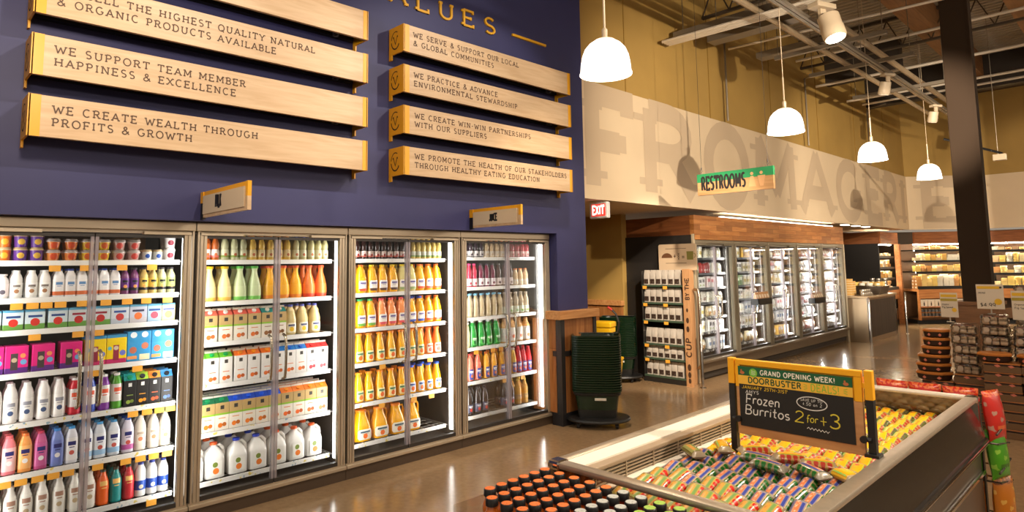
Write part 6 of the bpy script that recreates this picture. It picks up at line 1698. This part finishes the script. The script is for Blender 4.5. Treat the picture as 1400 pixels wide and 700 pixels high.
for kd, z, n in (('red', .665, 6), ('green', .455, 2), ('orange', .185, 2)):
    for i in range(n):
        x = -.745 if i == 0 else -.72-.19*i
        SB_[kd].put((x, 4.60, z), '%s snack bag, %s from the freezer corner on the bag rack' % (kd, ORD[i]), '%s snack bags on the end rack' % kd, (rb.uniform(-.03, .03), rb.uniform(-.10, .02), (-.30+rb.uniform(-.1, .1)) if i == 0 else -PI/2+rb.uniform(-.12, .12)))

# ---------------------------------------------------------------- pastry display
KRAFT = M('kraft_board', (112, 82, 52), .7, noise=.06)
PIE = M('pie_dark', (48, 30, 22), .35)
LIDM = M('pie_lid', (190, 116, 48), .4)
PINK = M('pink_tag', (206, 116, 92), .6)
def box_proto():
    root = MB().box(-.145, -.11, 0, .145, .11, .060, .003).mesh('kraft_tray', KRAFT)
    lid = MB().box(-.138, -.104, .060, .138, .104, .078, .004).mesh('dark_filling', PIE)
    top = MB().box(-.142, -.108, .078, .142, .108, .0865, .003).mesh('amber_lid', LIDM)
    return Proto('kraft_tray', 'pastry tray', root, [('dark_filling', lid), ('amber_lid', top)])
def pie_proto():
    root = MB().lathe([(.105, 0), (.125, .012), (.132, .052), (.135, .060)], 8, ey=.85).mesh('boxed_pie', PIE, 30)
    lid = MB().lathe([(.138, .060), (.140, .066), (.140, .076), (.125, .0865)], 8, ey=.85).mesh('amber_lid', LIDM, 30)
    tg = MB()
    for a in (-2.10, -1.35):
        c_, s_ = math.cos(a)*.137, math.sin(a)*.137*.87
        tx, ty = -math.sin(a), math.cos(a)*.87
        tg.add([(c_*1.015+tx*.0, s_*1.015, .016), (c_*1.015+tx*.017, s_*1.015+ty*.017, .032), (c_*1.015, s_*1.015, .050), (c_*1.015-tx*.017, s_*1.015-ty*.017, .032)], [(0, 1, 2, 3)])
    return Proto('boxed_pie', 'boxed pie', root, [('amber_lid', lid), ('price_sticker', tg.mesh('price_sticker', PINK))])
TR, PI_ = box_proto(), pie_proto()
tagt = MB()
for k in (-.06, .045): tagt.add([(k, -.1125, .066), (k+.03, -.1125, .076), (k+.055, -.1125, .060), (k+.025, -.1125, .048)], [(0, 1, 2, 3)])
TRT = Proto('kraft_tray', 'pastry tray', TR.root, TR.parts+[('price_sticker', tagt.mesh('price_sticker', PINK))])
rp_ = random.Random(9)
def stack(x, y, n, z0, pr, lab, grp):
    for i in range(n):
        pr.put((x+rp_.uniform(-.006, .006), y+rp_.uniform(-.006, .006), z0+.0875*i), lab % ordw(i), grp, (0, 0, rp_.uniform(-.03, .03)))
# front wall of trays, stepped to the stack of pies
heights = [(-1.17, 7.74, 8), (-.875, 7.74, 8), (-.58, 7.74, 8), (-.285, 7.74, 8), (-1.465, 7.98, 6), (-1.17, 7.98, 6), (-.875, 7.98, 6), (-.58, 7.98, 6), (-1.76, 8.0, 5)]
for k, (x, y, n) in enumerate(heights):
    for i in range(n):
        pr = TRT if (y < 7.8 and i in (4, 5, 6)) or (i == n-1) else TR
        pr.put((x+rp_.uniform(-.004, .004), y, .0005+.0870*i), 'kraft pastry tray, %s up in the %s tray stack from the bag rack' % (ordw(i), ORD[k]), 'kraft trays of the pastry display', (0, 0, rp_.uniform(-.015, .015)))
PI_.put((-1.235, 7.74, .6985), 'boxed pie with pink tags on top of the front tray stack', None, (0, 0, .1), (1.05, 1.0, 1))
PI_.put((-.93, 7.74, .6985), 'boxed pie with pink tags beside the clear box stacks', 'boxed pies')
for i, (x, s_) in enumerate(((-1.80, 1.28), (-1.80, 1.22), (-1.79, 1.15), (-1.77, 1.02), (-1.76, .96), (-1.755, .94))):
    PI_.put((x, 7.98, .4365+.0875*i+(.0 if i else 0)), 'boxed pie with pink tags, %s up in the tapering end stack' % ORD[i], 'boxed pies of the end stack', (0, 0, .2), (s_, s_, 1))
CLEAR = glass('clamshell', (.95, .94, .92), 1.0, .18)
CAKE = M('cake_tan', (226, 196, 160), .6, noise=.25, nscale=60)
CAKED = M('cake_dark', (150, 100, 70), .6)
def clam():
    root = MB().box(-.112, -.075, 0, .112, .075, .048, .012).box(-.112, -.075, .050, .112, .075, .100, .016).mesh('clear_box', CLEAR, 40)
    ck = MB()
    for ix in range(3):
        for iy in range(2): ck.box(-.098+.066*ix, -.064+.064*iy, .006, -.098+.066*ix+.06, -.064+.064*iy+.058, .075, .012)
    c2 = MB()
    for ix in range(2): c2.box(-.085+.09*ix, -.055, .0755, -.085+.09*ix+.07, .05, .088, .006)
    lb = MB().tube([(-.055, -.0765, .055), (-.055, -.0775, .055)], .026, 16)
    return Proto('clear_box', 'pastry box', root, [('pastries', ck.mesh('pastries', CAKE)), ('topping', c2.mesh('topping', CAKED)), ('round_sticker', lb.mesh('round_sticker', M('pale_sticker', (184, 164, 142), .5)))])
CLB = clam()
for k, (x, y, z0, n, nm) in enumerate(((-1.50, 7.98, .5235, 5, 'beside the pie stack'), (-1.245, 7.98, .5235, 6, 'under the price card'), (-.99, 7.98, .5235, 5, 'beyond the price card'), (-.735, 7.98, .5235, 5, 'at the frame edge'), (-1.0, 8.25, .0005, 14, 'behind the display'), (-.74, 8.25, .0005, 14, 'behind the edge stack'), (-1.26, 8.25, .0005, 10, 'behind the price card'))):
    for i in range(n):
        CLB.put((x+rp_.uniform(-.006, .006), y+rp_.uniform(-.006, .006), z0+.1012*i), 'clear box of pastries, %s up in the stack %s' % (ordw(i), nm), 'clear pastry boxes', (0, 0, rp_.uniform(-.04, .04)))
# price cards
def card(x, y, z, w_, h_, label, lines, price, big):
    t = thing('price_card', label, 'sign', (x, y, z), 0, 'price cards of the pastry display')
    MB().box(-w_/2, -.003, 0, w_/2, .003, h_, .001).build('card', M('card_cream', (214, 200, 178), .6), t)
    MB().box(-w_/2+.008, -.0045, h_*.82, w_/2-(.03 if big else .008), -.003, h_*.93).build('yellow_band', M('card_yellow', (222, 176, 40), .6), t)
    if not big: MB().box(-w_/2+.004, -.0045, h_*.66, w_/2-.004, -.003, h_*.76).build('olive_band', M('card_olive', (170, 150, 50), .6), t)
    a_ = MB().add([(p[0], -.0045, p[1]) for p in ar(w_*.28, h_*.30, w_*.14, w_*.14, 0, 360, 16)], [tuple(range(17))]); a_.build('yellow_dot', M('card_yellow', (222, 176, 40), .6), t)
    for (txt, xx, zz, hh, ww) in lines:
        b_ = MB(); lettering(b_, txt, (xx*w_, -.0047, zz*h_), (1, 0, 0), (0, 0, 1), hh, ww*w_, .16); b_.build('lettering', M('card_ink', (70, 62, 52), .6), t)
    if big:
        MB().tube([(w_*.40, -.004, h_*.88), (w_*.40, -.006, h_*.88)], .011, 12).build('card_badge', M('card_ink', (70, 62, 52), .6), t)
    MB().box(-.006, .003, -.045, .006, .007, .05).box(-.03, -.02, -.05, .03, .03, -.044).build('card_holder', M('holder_clear', (170, 160, 144), .3), t)
    return t
card(-1.265, 7.97, 1.185, .225, .245, 'large price card reading 4.99 standing on the clear boxes', [('MINI', -.42, .62, .018, .26), ('$4.99', -.38, .10, .034, .56)], '', True)
card(-1.63, 8.02, 1.0835, .155, .255, 'small yellow-banded Fig Spread card beside the pie stack', [('Organic', -.40, .50, .014, .40), ('Fig Spread', -.40, .38, .016, .62)], '', False)
card(-1.00, 7.99, 1.085, .20, .285, 'yellow-banded Fig Spread card beyond the large price card', [('Organic', -.40, .50, .016, .40), ('Fig Spread', -.40, .38, .018, .62)], '', False)
